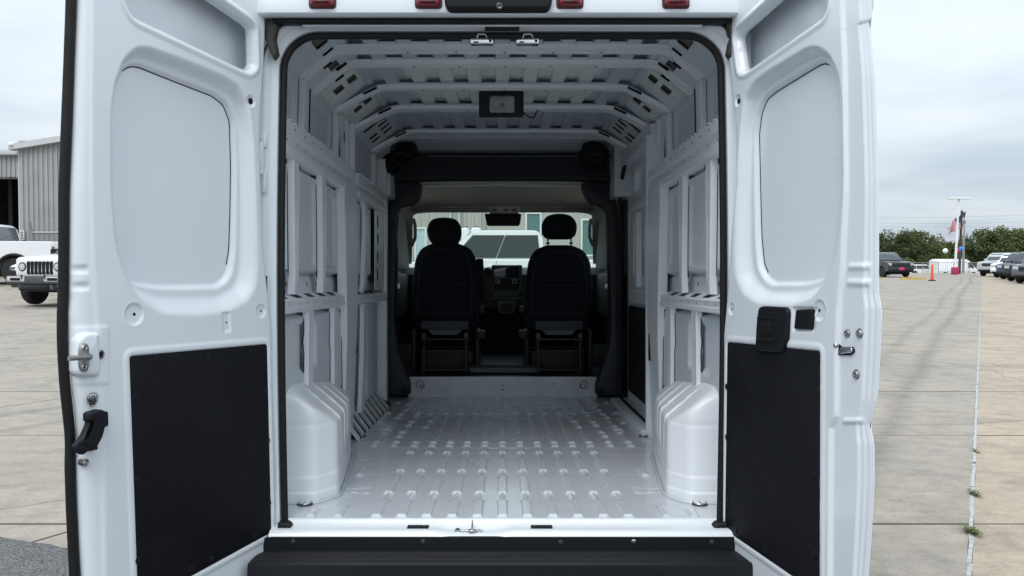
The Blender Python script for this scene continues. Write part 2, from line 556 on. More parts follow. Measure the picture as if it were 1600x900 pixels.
class MB:
    """collects polygons; build() links them as one mesh object"""

    def __init__(self):
        self.v, self.f = [], []

    def add(self, vs, fs):
        k = len(self.v)
        self.v += [tuple(p) for p in vs]
        self.f += [tuple(i + k for i in f) for f in fs]
        return self

    def hexa(self, p):
        """8 corners: bottom 0-3 counterclockwise from above, top 4-7"""
        return self.add(p, [(3, 2, 1, 0), (4, 5, 6, 7), (0, 1, 5, 4), (1, 2, 6, 5), (2, 3, 7, 6), (3, 0, 4, 7)])

    def box(self, x0, x1, y0, y1, z0, z1, b=0.0):
        if x0 > x1: x0, x1 = x1, x0
        if y0 > y1: y0, y1 = y1, y0
        if z0 > z1: z0, z1 = z1, z0
        if b <= 0:
            return self.hexa([(x0, y0, z0), (x1, y0, z0), (x1, y1, z0), (x0, y1, z0),
                              (x0, y0, z1), (x1, y0, z1), (x1, y1, z1), (x0, y1, z1)])
        bm = bmesh.new()
        bmesh.ops.create_cube(bm, size=1.0)
        for v in bm.verts:
            v.co = Vector(((x0 + x1) / 2 + v.co.x * (x1 - x0), (y0 + y1) / 2 + v.co.y * (y1 - y0), (z0 + z1) / 2 + v.co.z * (z1 - z0)))
        b = min(b, 0.49 * min(x1 - x0, y1 - y0, z1 - z0))
        bmesh.ops.bevel(bm, geom=bm.edges[:], offset=b, segments=2, affect='EDGES', profile=0.5)
        bm.verts.index_update()
        self.add([v.co[:] for v in bm.verts], [[v.index for v in f.verts] for f in bm.faces])
        bm.free()
        return self

    def bar(self, a, b, wx, wy, up=(0, 0, 1)):
        """rectangular bar from a to b"""
        a, b = Vector(a), Vector(b)
        d = (b - a).normalized()
        s = d.cross(Vector(up))
        if s.length < 1e-4:
            s = d.cross(Vector((1, 0, 0)))
        s.normalize()
        t = s.cross(d)
        q = []
        for p in (a, b):
            for i, j in ((-1, -1), (1, -1), (1, 1), (-1, 1)):
                q.append(p + s * (wx / 2 * i) + t * (wy / 2 * j))
        return self.add(q, [(0, 1, 2, 3), (7, 6, 5, 4), (4, 5, 1, 0), (5, 6, 2, 1), (6, 7, 3, 2), (7, 4, 0, 3)])

    def tube(self, pts, r, seg=10, closed=False, sx=1.0, ref=None):
        """swept round (or elliptic, sx) tube; r may be a list"""
        pts = [Vector(p) for p in pts]
        n = len(pts)
        rs = r if isinstance(r, (list, tuple)) else [r] * n
        vs, fs = [], []
        prev = None
        for i, p in enumerate(pts):
            if closed:
                d = (pts[(i + 1) % n] - pts[i - 1]).normalized()
            else:
                d = (pts[min(i + 1, n - 1)] - pts[max(i - 1, 0)]).normalized()
            if ref is not None:
                s = d.cross(Vector(ref))
            elif prev is None:
                s = d.cross(Vector((0, 0, 1)))
                if s.length < 0.1:
                    s = d.cross(Vector((1, 0, 0)))
            else:
                s = prev - d * prev.dot(d)
            s.normalize()
            prev = s
            t = d.cross(s)
            for k in range(seg):
                a = 2 * math.pi * k / seg
                vs.append(p + s * (math.cos(a) * rs[i] * sx) + t * (math.sin(a) * rs[i]))
        m = n if closed else n - 1
        for i in range(m):
            j = (i + 1) % n
            for k in range(seg):
                k2 = (k + 1) % seg
                fs.append((i * seg + k, i * seg + k2, j * seg + k2, j * seg + k))
        if not closed:
            fs.append(tuple(reversed(range(seg))))
            fs.append(tuple((n - 1) * seg + k for k in range(seg)))
        return self.add(vs, fs)

    def lathe(self, prof, c, axis, seg=20):
        """prof: (radius, height along axis)"""
        ax = Vector(axis).normalized()
        s = ax.cross(Vector((0, 0, 1)))
        if s.length < 0.1:
            s = ax.cross(Vector((1, 0, 0)))
        s.normalize()
        t = ax.cross(s)
        c = Vector(c)
        vs, fs = [], []
        for (r, h) in prof:
            for k in range(seg):
                a = 2 * math.pi * k / seg
                vs.append(c + ax * h + (s * math.cos(a) + t * math.sin(a)) * r)
        for i in range(len(prof) - 1):
            for k in range(seg):
                k2 = (k + 1) % seg
                fs.append((i * seg + k, i * seg + k2, (i + 1) * seg + k2, (i + 1) * seg + k))
        fs.append(tuple(reversed(range(seg))))
        fs.append(tuple((len(prof) - 1) * seg + k for k in range(seg)))
        return self.add(vs, fs)

    def extrude(self, poly, fr, d0, d1, bevel=0.0, steps=1):
        """polygon in a frame (o, u, v, n): prism from d0 to d1, its d1 edge rounded"""
        o, u, v, n = [Vector(q) for q in fr]
        loops = [(poly, d0)]
        if bevel > 0:
            sgn = 1 if d1 > d0 else -1
            for i in range(steps + 1):
                a = math.pi / 2 * i / steps
                loops.append((inset(poly, bevel * (1 - math.cos(a))), d1 - sgn * bevel * (1 - math.sin(a))))
        else:
            loops.append((poly, d1))
        m = len(poly)
        vs, fs = [], []
        for lp, d in loops:
            vs += [o + u * p[0] + v * p[1] + n * d for p in lp]
        for i in range(len(loops) - 1):
            for k in range(m):
                k2 = (k + 1) % m
                fs.append((i * m + k, i * m + k2, (i + 1) * m + k2, (i + 1) * m + k))
        fs.append(tuple(reversed(range(m))))
        fs.append(tuple((len(loops) - 1) * m + k for k in range(m)))
        return self.add(vs, fs)

    def sweep(self, path, section, closed=False):
        """section points given as functions of the path index: section(i) -> list of 3-D points"""
        rows = [section(i) for i in range(len(path))]
        m = len(rows[0])
        vs = [p for r in rows for p in r]
        fs = []
        for i in range(len(rows) - 1):
            for k in range(m - 1 + (1 if closed else 0)):
                k2 = (k + 1) % m
                fs.append((i * m + k, i * m + k2, (i + 1) * m + k2, (i + 1) * m + k))
        if closed:
            fs.append(tuple(reversed(range(m))))
            fs.append(tuple((len(rows) - 1) * m + k for k in range(m)))
        return self.add(vs, fs)

    def build(self, name, m, parent=None, angle=35, fix=True):
        me = bpy.data.meshes.new(name)
        me.from_pydata(self.v, [], self.f)
        if fix:
            bm = bmesh.new()
            bm.from_mesh(me)
            bmesh.ops.recalc_face_normals(bm, faces=bm.faces[:])
            bm.to_mesh(me)
            bm.free()
        me.update()
        return link_mesh(name, me, m, parent, angle)


def inset(poly, d):
    """move each corner of a counterclockwise polygon inwards by d"""
    n = len(poly)
    area = sum(poly[i][0] * poly[(i + 1) % n][1] - poly[(i + 1) % n][0] * poly[i][1] for i in range(n))
    sg = 1 if area > 0 else -1
    res = []
    for i in range(n):
        p0, p1, p2 = Vector(poly[i - 1][:2]), Vector(poly[i][:2]), Vector(poly[(i + 1) % n][:2])
        a, b = (p1 - p0), (p2 - p1)
        a = a.normalized() if a.length > 1e-9 else Vector((1, 0))
        b = b.normalized() if b.length > 1e-9 else a
        n1, n2 = Vector((-a.y, a.x)) * sg, Vector((-b.y, b.x)) * sg
        q = n1 + n2
        q = q / max(0.35, q.dot(n1)) if q.length > 1e-6 else n1
        res.append((p1.x + q.x * d, p1.y + q.y * d))
    return res


def rounded(pts, r, seg=6):
    """round the corners of a polygon; r a number or one per corner"""
    n = len(pts)
    rs = r if isinstance(r, (list, tuple)) else [r] * n
    res = []
    for i in range(n):
        p0, p1, p2 = Vector(pts[i - 1]), Vector(pts[i]), Vector(pts[(i + 1) % n])
        a, b = p0 - p1, p2 - p1
        if rs[i] <= 0:
            res.append((p1.x, p1.y))
            continue
        rr = min(rs[i], a.length * 0.48, b.length * 0.48)
        a, b = p1 + a.normalized() * rr, p1 + b.normalized() * rr
        for k in range(seg + 1):
            s = k / seg
            q = a * (1 - s) ** 2 + p1 * 2 * s * (1 - s) + b * s * s
            res.append((q.x, q.y))
    return res


def rect(x0, x1, y0, y1, r=0.0, seg=5):
    p = [(x0, y0), (x1, y0), (x1, y1), (x0, y1)]
    return rounded(p, r, seg) if r > 0 else p


def circle(cx, cy, r, n=16, ry=None):
    return [(cx + r * math.cos(2 * math.pi * k / n), cy + (ry or r) * math.sin(2 * math.pi * k / n)) for k in range(n)]


def oval(cx, cy, hw, hh, n=16):
    """stadium, tall"""
    res = []
    for k in range(n):
        a = 2 * math.pi * k / n
        res.append((cx + hw * math.cos(a), cy + (hh - hw) * (1 if math.sin(a) >= 0 else -1) + hw * math.sin(a)))
    return res


def grid_mesh(P):
    n, m = P.shape[:2]
    me = bpy.data.meshes.new('relief')
    me.vertices.add(n * m)
    me.vertices.foreach_set('co', P.reshape(-1).astype(np.float32))
    i = np.arange(n * m).reshape(n, m)
    q = np.stack([i[:-1, :-1], i[:-1, 1:], i[1:, 1:], i[1:, :-1]], -1).reshape(-1)
    nf = (n - 1) * (m - 1)
    me.loops.add(nf * 4)
    me.loops.foreach_set('vertex_index', q.astype(np.int32))
    me.polygons.add(nf)
    me.polygons.foreach_set('loop_start', np.arange(0, nf * 4, 4, dtype=np.int32))
    me.update(calc_edges=True)
    return me


def sdf(U, V, poly):
    """signed distance (negative inside) and nearest point"""
    shp = U.shape
    p = np.stack([U.ravel(), V.ravel()], -1)
    best = np.full(len(p), 1e9)
    near = np.zeros_like(p)
    inside = np.zeros(len(p), bool)
    n = len(poly)
    for i in range(n):
        a, b = np.array(poly[i]), np.array(poly[(i + 1) % n])
        e = b - a
        L2 = max(e @ e, 1e-12)
        t = np.clip(((p - a) @ e) / L2, 0, 1)
        q = a + t[:, None] * e
        d = ((p - q) ** 2).sum(1)
        k = d < best
        best[k] = d[k]
        near[k] = q[k]
        c = ((a[1] > p[:, 1]) != (b[1] > p[:, 1]))
        with np.errstate(divide='ignore', invalid='ignore'):
            xx = (b[0] - a[0]) * (p[:, 1] - a[1]) / (b[1] - a[1] if abs(b[1] - a[1]) > 1e-12 else 1e-12) + a[0]
        inside ^= c & (p[:, 0] < xx)
    d = np.sqrt(best)
    d[inside] *= -1
    return d.reshape(shp), near[:, 0].reshape(shp), near[:, 1].reshape(shp)


def smooth(t):
    t = np.clip(t, 0, 1)
    return t * t * (3 - 2 * t)


def snap(U, V, poly, h, off=0.0):
    """pull grid points onto the contour poly (offset by off) so that its edge is clean"""
    d, nu, nv = sdf(U, V, poly)
    k = np.abs(d - off) < h * 0.55
    with np.errstate(divide='ignore', invalid='ignore'):
        gu, gv = (U - nu) / np.where(np.abs(d) > 1e-9, d, 1), (V - nv) / np.where(np.abs(d) > 1e-9, d, 1)
    U2, V2 = nu + gu * off, nv + gv * off
    k[:, 0] = k[:, -1] = False
    k[0, :] = k[-1, :] = False
    U[k], V[k] = U2[k], V2[k]


def holed(name, outer, holes, fr, m, parent, depth=0.006, angle=35):
    """flat sheet with real holes whose rims have depth"""
    o, u, v, n = [Vector(q) for q in fr]
    pts, edges = [], []
    for lp in [outer] + holes:
        k = len(pts)
        pts += [Vector(p) for p in lp]
        edges += [(k + i, k + (i + 1) % len(lp)) for i in range(len(lp))]
    vs, es, fs, _, _, _ = delaunay_2d_cdt(pts, edges, [], 0, 1e-6)
    V = np.array([(p.x, p.y) for p in vs])
    keep = []
    for f in fs:
        c = V[list(f)].mean(0)
        cu, cv = np.array([[c[0]]]), np.array([[c[1]]])
        if sdf(cu, cv, outer)[0][0, 0] > 0:
            continue
        if any(sdf(cu, cv, h)[0][0, 0] < 0 for h in holes):
            continue
        keep.append(tuple(f))
    mb = MB()
    mb.add([o + u * p.x + v * p.y for p in vs], keep)
    for lp in [outer] + holes:
        k = len(lp)
        mb.add([o + u * p[0] + v * p[1] for p in lp] + [o + u * p[0] + v * p[1] - n * depth for p in lp],
               [(i, (i + 1) % k, k + (i + 1) % k, k + i) for i in range(k)])
    return mb.build(name, m, parent, angle, fix=False)


# ------------------------------------------------------------------ measuring: photograph pixel -> van frame
def at(px, py, Y):
    D = Y - CAM_Y
    return Vector(((px - CX) / F * D, Y, CAM_Z - (py - CY) / F * D))


def onx(px, py, X):
    D = X * F / (px - CX)
    return at(px, py, D + CAM_Y)


# world placement of far things: column px at distance D
def far(px, D):
    return ((px - CX) / F * D, CW.y + D)


def sstep(a, b, x):
    t = min(1, max(0, (x - a) / (b - a)))
    return t * t * (3 - 2 * t)


def gz(x, y):
    """the lot is level round the van and climbs gently farther off, most towards the building on the left"""
    D = y - CW.y
    wl = 1 - sstep(-9.0, -5.0, x)
    left = 0.19 * sstep(13, 21, D) + 0.50 * sstep(23.2, 27, D)
    right = 0.17 * sstep(18, 55, D) - .80 * sstep(86, 96, D)
    return wl * left + (1 - wl) * right

# ================================================================== GROUND
def build_ground():
    # one sheet to the horizon, finer near the van; concrete slabs lie on it as pieces of their own
    def lines(a, b, n):
        return list(np.linspace(a, b, n))
    xs = sorted(set([-1500, -700, -300, -150, -90] + lines(-60, 60, 61) + [90, 150, 300, 700, 1500]))
    ys = sorted(set([-1500, -500, -150, -60, -30] + lines(-15, 115, 66) + [150, 220, 400, 800, 2000]))
    X, Y = np.meshgrid(xs, ys, indexing='ij')
    Z = np.zeros_like(X)
    for i in range(X.shape[0]):
        for j in range(X.shape[1]):
            Z[i, j] = gz(X[i, j], Y[i, j]) - 0.02
    me = grid_mesh(np.stack([X, Y, Z], -1))
    g = link_mesh('ground', me, 'joint', None, 60)
    me.materials.clear()
    me.materials.append(M['concrete'])
    tag(g, 'pale concrete lot reaching out to the trees and buildings', kind='structure')
    # slabs: lanes run along (0.6, 1); joint lines at w = x - 0.6*D
    pitch_w, pitch_d, gap = 4.75, 2.2, 0.015
    protos = {}

    def slab_mesh(matname, wa, wb, da, db):
        mb = MB()
        def P(w_, d_, z): return (w_ + 0.6 * d_, d_, z)
        e = 0.006
        q = [P(wa, da, -0.02), P(wb, da, -0.02), P(wb, db, -0.02), P(wa, db, -0.02)]
        m1 = [P(wa, da, -e), P(wb, da, -e), P(wb, db, -e), P(wa, db, -e)]
        tp = [P(wa + e, da + e, 0), P(wb - e, da + e, 0), P(wb - e, db - e, 0), P(wa + e, db - e, 0)]
        vs = q + m1 + tp
        fs = [(3, 2, 1, 0), (8, 9, 10, 11)]   # the sides carry joint dirt
        for b0 in (0, 4):
            for k in range(4):
                k2 = (k + 1) % 4
                fs.append((b0 + k, b0 + k2, b0 + 4 + k2, b0 + 4 + k))
        mb.add(vs, fs)
        me = bpy.data.meshes.new('concrete_slab')
        me.from_pydata(mb.v, [], mb.f)
        me.materials.append(M[matname])
        me.materials.append(M['joint'])
        for p_ in me.polygons:
            p_.material_index = 0 if p_.normal.z > .95 else 1
        return me
    me_a = slab_mesh('concrete', 0, pitch_w - gap, 0, pitch_d - gap)
    me_b = slab_mesh('concrete_lane', 0, pitch_w - gap, 0, pitch_d - gap)
    off = 4.30 % pitch_d
    for wi in range(-8, 4):
        for di in range(-1, 9):
            w0 = -0.03 + wi * pitch_w
            d0 = off + di * pitch_d
            cx, cyd = w0 + 0.6 * (d0 + 1.1) + pitch_w / 2, d0 + 1.1
            # keep those that can be seen or lie near the van, on the level part of the lot
            if cyd > 18 or abs(cx) > 15 or (d0 + pitch_d < 2.2 and cx < 2.2):
                continue
            if gz(cx - 3, CW.y + d0 + 2.4) > 0.012:
                continue
            o = bpy.data.objects.new('concrete_slab', me_b if wi >= 0 else me_a)
            col.objects.link(o)
            o.parent = g
            o.location = (w0 + 0.6 * d0, CW.y + d0, random.uniform(-0.0015, 0.0015))
    # asphalt apron where the camera stands
    mb = MB()
    pl = [(-40, 17.4), (-2.34, 3.98), (0.2, 3.03), (3.2, 1.9), (9.0, -0.3), (9.0, -40), (-40, -40)]
    rnd = random.Random(3)
    pp = []
    for (x0, d0), (x1, d1) in zip(pl[:4], pl[1:5]):
        for k in range(30):
            t = k / 30
            pp.append((x0 + (x1 - x0) * t + rnd.uniform(-.012, .012), d0 + (d1 - d0) * t + rnd.uniform(-.015, .015)))
    pp += pl[4:]
    vs = [(x, CW.y + d, 0.012) for x, d in pp] + [(x, CW.y + d, -0.015) for x, d in pp]
    n = len(pp)
    mb.add(vs, [tuple(range(n))] + [(i, (i + 1) % n, n + (i + 1) % n, n + i) for i in range(n)])
    a = mb.build('asphalt', 'asphalt', None, 20)
    tag(a, 'coarse grey asphalt apron with a ragged edge beside the concrete', kind='structure')
    # sealed joint between the two lanes
    mb = MB()
    d = 2.6
    rnd = random.Random(5)
    while d < 21:
        ln = rnd.uniform(0.5, 1.5)
        rows = max(3, int(ln / 0.12))
        L_, R_ = [], []
        for k in range(rows + 1):
            dd = d + ln * k / rows
            cw = -0.03 - 0.0075 + rnd.uniform(-.003, .003)
            h = 0.0125 + rnd.uniform(-.002, .002)
            z = gz(cw + .6 * dd, CW.y + dd) + 0.0018
            L_.append((cw - h + 0.6 * dd, CW.y + dd, z))
            R_.append((cw + h + 0.6 * dd, CW.y + dd, z))
        m = rows + 1
        low = [(p[0], p[1], p[2] - .02) for p in L_ + R_]
        mb.add(L_ + R_ + low, [(i, m + i, m + i + 1, i + 1) for i in range(rows)]
               + [(i, i + 1, 2 * m + i + 1, 2 * m + i) for i in range(rows)]
               + [(m + i, 3 * m + i, 3 * m + i + 1, m + i + 1) for i in range(rows)]
               + [(0, 2 * m, 3 * m, m), (rows, m + rows, 3 * m + rows, 2 * m + rows)])
        d += ln + rnd.choice((0.01, 0.02, 0.05))
    tag(mb.build('joint_sealant', 'seal_white', g, 30), 'long pale sealant strip in the joint between two lanes')
    return g


GROUND = build_ground()


def weed(px_x, py, label, size, n, seed):
    rnd = random.Random(seed)
    D = 1.42 * F / (py - 408)
    x, y = far(px_x, D)
    root = empty('weed', (x, y, 0.002))
    tag(root, label, 'weed', 'weeds growing in the joint')
    lv, st = MB(), MB()
    for k in range(n):
        a = rnd.uniform(0, 6.28)
        r = size * rnd.random() ** 0.7
        bx, by = 0.35 * r * math.cos(a) + rnd.uniform(-.35, .35) * size * .6, r * math.sin(a) * 1.3 + rnd.uniform(-.3, .3) * size * .6
        h = size * rnd.uniform(0.08, 0.45)
        if k % 5 == 0:
            st.tube([(bx * .3, by * .3, 0), (bx, by, h)], 0.0015, 4)
        b = rnd.uniform(0, 6.28)
        l, wd = size * rnd.uniform(.12, .28), size * rnd.uniform(.05, .1)
        dx, dy = math.cos(b), math.sin(b)
        up_ = rnd.uniform(-.2, .7) * l
        lv.add([(bx, by, h), (bx + dx * l * .5 - dy * wd, by + dy * l * .5 + dx * wd, h + up_ * .7), (bx + dx * l, by + dy * l, h + up_),
                (bx + dx * l * .5 + dy * wd, by + dy * l * .5 - dx * wd, h + up_ * .7)], [(0, 1, 2, 3)])
    lv.build('leaves', 'weed', root, None, fix=False)
    st.build('stem', 'weed', root, None)


weed(1524, 836, 'largest green weed tuft in the pale joint, nearest the camera', 0.062, 190, 1)
weed(1528, 776, 'green weed tuft in the pale joint, between the largest tuft and the small upper sprig', 0.055, 150, 2)
weed(1529, 708, 'small sprig of weed in the pale joint, farthest up the line', 0.045, 80, 3)

# ================================================================== THE VAN
van = empty('cargo_van')
van.matrix_world = VAN_M
tag(van, 'white high roof cargo van seen into its open empty load bay from behind', 'van')


def part(mb, name, m, parent=van, angle=35, label=None):
    o = mb.build(name, m, parent, angle)
    if label:
        o['label'] = label
    return o


# ------------------------------------------------------------------ load floor (pressed ribs)
def build_floor():
    def aligned(a, b, h, marks):
        g = list(np.arange(a, b + 1e-6, h))
        mk = sorted(set(np.round(marks, 5)))
        g = [q for q in g if min(abs(q - m_) for m_ in mk) > h * .45]
        g = sorted(g + mk)
        return np.array([q for i, q in enumerate(g) if i == 0 or q - g[i - 1] > 3e-4])
    mx_ = [0.0912 * k + o for k in range(-5, 6) for o in (-.0205, -.014, -.010, -.0035, .0035, .010, .014, .0205)]
    my_ = [a + o for a in (.03, .35, .725, 1.105, .04, 1.265, 1.35, 2.255, 2.32) for o in (0, .010)] + \
          [b + o for b in (.245, .63, .975, 1.215, 1.2, 1.315, 2.215, 2.285, 3.04) for o in (0, -.010)]
    xs = aligned(-0.90, 0.90, 0.0075, mx_)
    ys = aligned(0.012, 3.085, 0.008, my_)
    X, Y = np.meshgrid(xs, ys, indexing='ij')
    Z = np.zeros_like(X)

    def seg(x0, y0, y1, hw, h=0.0105, ex=0.0065, ey=0.010):
        a = np.clip((hw - np.abs(X - x0)) / ex, 0, 1) * np.clip((Y - y0) / ey, 0, 1) * np.clip((y1 - Y) / ey, 0, 1)
        np.maximum(Z, h * np.minimum(1, a), out=Z)
    for k in range(-5, 6):
        x0 = 0.0912 * k
        for (a, b) in ((.03, .245), (.35, .63), (.725, .975), (1.105, 1.215)):
            seg(x0, a, b, 0.0205)
        seg(x0, .04, 1.2, 0.010, 0.0055)
        seg(x0, 1.265, 1.315, 0.0205)
        if abs(k) < 5:
            seg(x0, 1.35, 2.215, 0.0205)
        else:
            seg(x0, 1.35, 1.72, 0.0205)
            seg(x0 * .985, 1.80, 1.93, 0.016)
            seg(x0 * .96, 2.0, 2.215, 0.0205)
        seg(x0, 2.255, 2.285, 0.02)
        seg(x0 * (1 if abs(k) < 5 else .95), 2.32, 3.04, 0.0205, 0.006)
    for s in (-1, 1):
        seg(s * .595, .03, .17, 0.016)
        seg(s * .695, .03, .13, 0.018)
        seg(s * .625, .64, .80, 0.018)
        for (x0, y0, ln) in ((.56, 1.27, .05), (.56, 1.36, .05), (.565, 1.52, .05), (.56, 1.64, .13), (.555, 1.86, .05), (.55, 1.97, .15), (.545, 2.2, .05),
                             (.545, 2.32, .16), (.54, 2.56, .05), (.54, 2.68, .2), (.665, 1.27, .05), (.665, 1.37, .12), (.66, 1.62, .05),
                             (.65, 1.72, .05), (.675, 1.72, .05), (.66, 1.82, .24), (.655, 2.12, .05), (.65, 2.25, .1), (.64, 2.42, .2),
                             (.63, 2.68, .05), (.655, 2.68, .05), (.64, 2.80, .18), (.73, 1.95, .05), (.735, 2.3, .04), (.73, 2.75, .05)):
            seg(s * x0, y0, y0 + ln, 0.0205 if ln > .06 else .019)
        # little house-shaped stamping
        poly = [(s * .535, .36), (s * .535, .47), (s * .60, .44), (s * .66, .45), (s * .645, .375)]
        d, _, _ = sdf(X, Y, poly)
        Z += 0.005 * np.clip(1 - np.abs(d + .004) / .006, 0, 1)
    # sheet seams
    for y0 in (1.235, 2.12):
        Z -= 0.003 * np.clip(1 - np.abs(Y - y0) / 0.008, 0, 1)
    Z -= 0.0015 * np.clip(1 - np.abs(Y - .66) / 0.009, 0, 1) * (np.abs(X) > .5)
    me = grid_mesh(np.stack([X, Y, Z], -1))
    f = link_mesh('cargo_floor', me, 'floor', van, 50)
    # lashing rings in their cups
    for (x, y, r) in ((.752, .20, .026), (.775, 1.55, .022), (.765, 2.48, .022)):
        for s in (-1, 1):
            mb = MB()
            mb.lathe([(r * 1.15, 0.0), (r * 1.15, .003), (r * .95, .0035), (r * .8, -.001)], (s * x, y, .0005), (0, 0, 1), 20)
            cup = part(mb, 'lashing_cup', 'darksteel', f)
            mb = MB()
            mb.tube([(s * x + r * 1.0 * math.cos(a), y + r * .9 * math.sin(a), .007) for a in np.linspace(0, 2 * math.pi, 18, endpoint=False)], .0035, 6, True)
            mb.box(s * x - .005, s * x + .005, y - r * 1.1, y + r * .4, .002, .009, .002)
            part(mb, 'lashing_ring', 'steel', f)
    return f


floor = build_floor()

# ------------------------------------------------------------------ sill
def build_sill():
    mb = MB()
    xs = [-.80, -.6, -.4, -.245, -.225, -.20, -.175, 0, .0, .02, .045, .07, .09, .3, .5, .8]
    xs = sorted(set(np.round(np.concatenate([np.linspace(-.81, -.26, 12), np.linspace(-.25, -.15, 8), np.linspace(-.14, -.04, 5), np.linspace(-.03, .08, 9), np.linspace(.1, .81, 14)]), 4)))

    def bulge(x):
        return sstep(-.245, -.17, x) * (1 - sstep(-.03, .045, x))
    prof = [(.045, -.012), (.03, -.001), (.016, .003), (.006, .003), (.001, -.004), (-.012, -.014), (-.045, -.016), (-.055, -.0165), (-.068, -.019), (-.078, -.028), (-.081, -.04), (-.08, -.10)]

    def sec(i):
        x = xs[i]
        b = bulge(x)
        res = []
        for j, (y, z) in enumerate(prof):
            if j in (5, 6, 7):
                z -= 0.010 * b
                y -= 0.004 * b
            if j >= 8:
                z -= 0.013 * b if j < 11 else 0
                y -= 0.003 * b if j < 11 else 0
            res.append((x, y, z))
        return res
    mb.sweep(xs, sec)
    s = part(mb, 'sill', 'white', van, 60)
    for cx in (-.297, .138):
        m2 = MB().box(cx - .038, cx + .038, -.048, -.018, -.020, -.0105, .003)
        p = part(m2, 'latch_pocket', 'black', s)
        for dx in (-.022, .022):
            part(MB().lathe([(.005, 0), (.005, .002), (.003, .003)], (cx + dx, -.033, -.0105), (0, 0, 1), 10), 'screw', 'steel', s)
    m2 = MB().box(-.168, -.146, -.056, -.026, -.030, -.0195, .002)
    part(m2, 'catch_plate', 'chrome', s)
    part(MB().lathe([(.005, 0), (.005, .0015)], (-.157, -.038, -.0195), (0, 0, 1), 10), 'catch_hole', 'black', s)
    m2 = MB()
    m2.tube([(-.142, -.055, -.021), (-.13, -.055, -.018), (-.118, -.057, -.021), (-.105, -.06, -.018), (-.092, -.057, -.021), (-.08, -.055, -.018), (-.07, -.055, -.022)], .0035, 7)
    m2.tube([(-.106, -.062, -.020), (-.106, -.045, -.012), (-.106, -.02, .004)], .003, 7)
    m2.tube([(-.106 + .011 * math.cos(a), -.062 + .008 * math.sin(a), -.017) for a in np.linspace(0, 6.28, 14, endpoint=False)], .0032, 6, True)
    part(m2, 'lock_striker', 'steel', s)
    return s


sill = build_sill()

# ------------------------------------------------------------------ rear bumper with ribbed step
def build_bumper():
    mb = MB()
    prof = [(-.086, -.034), (-.086, -.078)]
    y = -.094
    prof.append((y, -.081))
    for k in range(7):                       # tread ribs
        y0 = -.098 - k * .0125
        prof += [(y0, -.081), (y0 - .002, -.0775), (y0 - .008, -.0775), (y0 - .010, -.081)]
    prof += [(-.192, -.081), (-.197, -.0765), (-.204, -.078), (-.209, -.088), (-.212, -.20), (-.205, -.30), (-.10, -.30), (-.07, -.034)]
    xs = [-.845, -.80, -.4, 0, .4, .80, .845]

    def sec(i):
        dz = -.01 if i in (0, 6) else 0
        return [(xs[i], yy + (.01 if i in (0, 6) else 0), zz + dz) for j, (yy, zz) in enumerate(prof)]
    mb.sweep(xs, sec, closed=True)
    b = part(mb, 'rear_bumper', 'black', van, 25)
    for px, py in ((458, 846), (661, 846), (876, 847), (990, 846), (1112, 847)):
        p = at(px, py, -.087)
        part(MB().lathe([(.008, 0), (.008, .002), (.005, .003), (.004, .006)], p, (0, -1, 0), 12), 'screw', 'darksteel' if px != 990 else 'chrome', b)
    for s in (-1, 1):   # bumper corners under the doors
        part(MB().box(s * .847, s * 1.0, -.19, .12, -.34, -.15, .02), 'bumper_corner', 'black', b)
    return b


bumper = build_bumper()

# ------------------------------------------------------------------ rear aperture: frame, seal, header
def opening_path(off=0.0, zbot=-.02):
    """points (x, z) up the left side, over the top and down the right side"""
    top, rc = 1.725 + off, 0.125 + off

    def sidex(z):
        return .776 + .012 * math.sin(math.pi * max(0, min(1, z / 1.73))) + off
    pts = []
    for z in np.linspace(zbot, top - rc, 26):
        pts.append((-sidex(z), z))
    xl = sidex(top - rc)
    for a in np.linspace(0, math.pi / 2, 12)[1:]:
        pts.append((-xl + rc * (1 - math.cos(a)), top - rc + rc * math.sin(a)))
    for x in np.linspace(-xl + rc, xl - rc, 14)[1:-1]:
        pts.append((x, top))
    return pts + [(-p[0], p[1]) for p in reversed(pts[:26 + 11])]


path = opening_path()


def path_normals(p):
    res = []
    n = len(p)
    for i in range(n):
        a, b = Vector(p[max(i - 1, 0)]), Vector(p[min(i + 1, n - 1)])
        d = (b - a).normalized()
        res.append((-d.y, d.x))    # outward when going up the left side
    return res


pn = path_normals(path)


def frame_sweep(prof):
    mb = MB()
    mb.sweep(path, lambda i: [(path[i][0] + pn[i][0] * o, y, path[i][1] + pn[i][1] * o) for o, y in prof])
    return mb


frame = part(frame_sweep([(.10, .035), (.03, .030), (.004, .022), (.0, .015), (.012, .012), (.016, -.006), (.024, -.012), (.040, -.014), (.046, -.022), (.058, -.03), (.066, -.03)]),
             'rear_frame', 'white', van, 40)
mb = MB()
mb.tube([(x, .003, z) for x, z in path], .0125, 10, False, ref=(0, 1, 0))
seal = part(mb, 'door_seal', 'rubber', van, 60)
for s in (-1, 1):
    m2 = MB().extrude([(s * .79, -.045), (s * .79, .0), (s * .757, .0), (s * .742, -.012), (s * .745, -.02), (s * .765, -.04)], ((0, -.012, 0), (1, 0, 0), (0, 0, 1), (0, -1, 0)), -.01, .03, .004)
    part(m2, 'seal_end', 'rubber', seal)
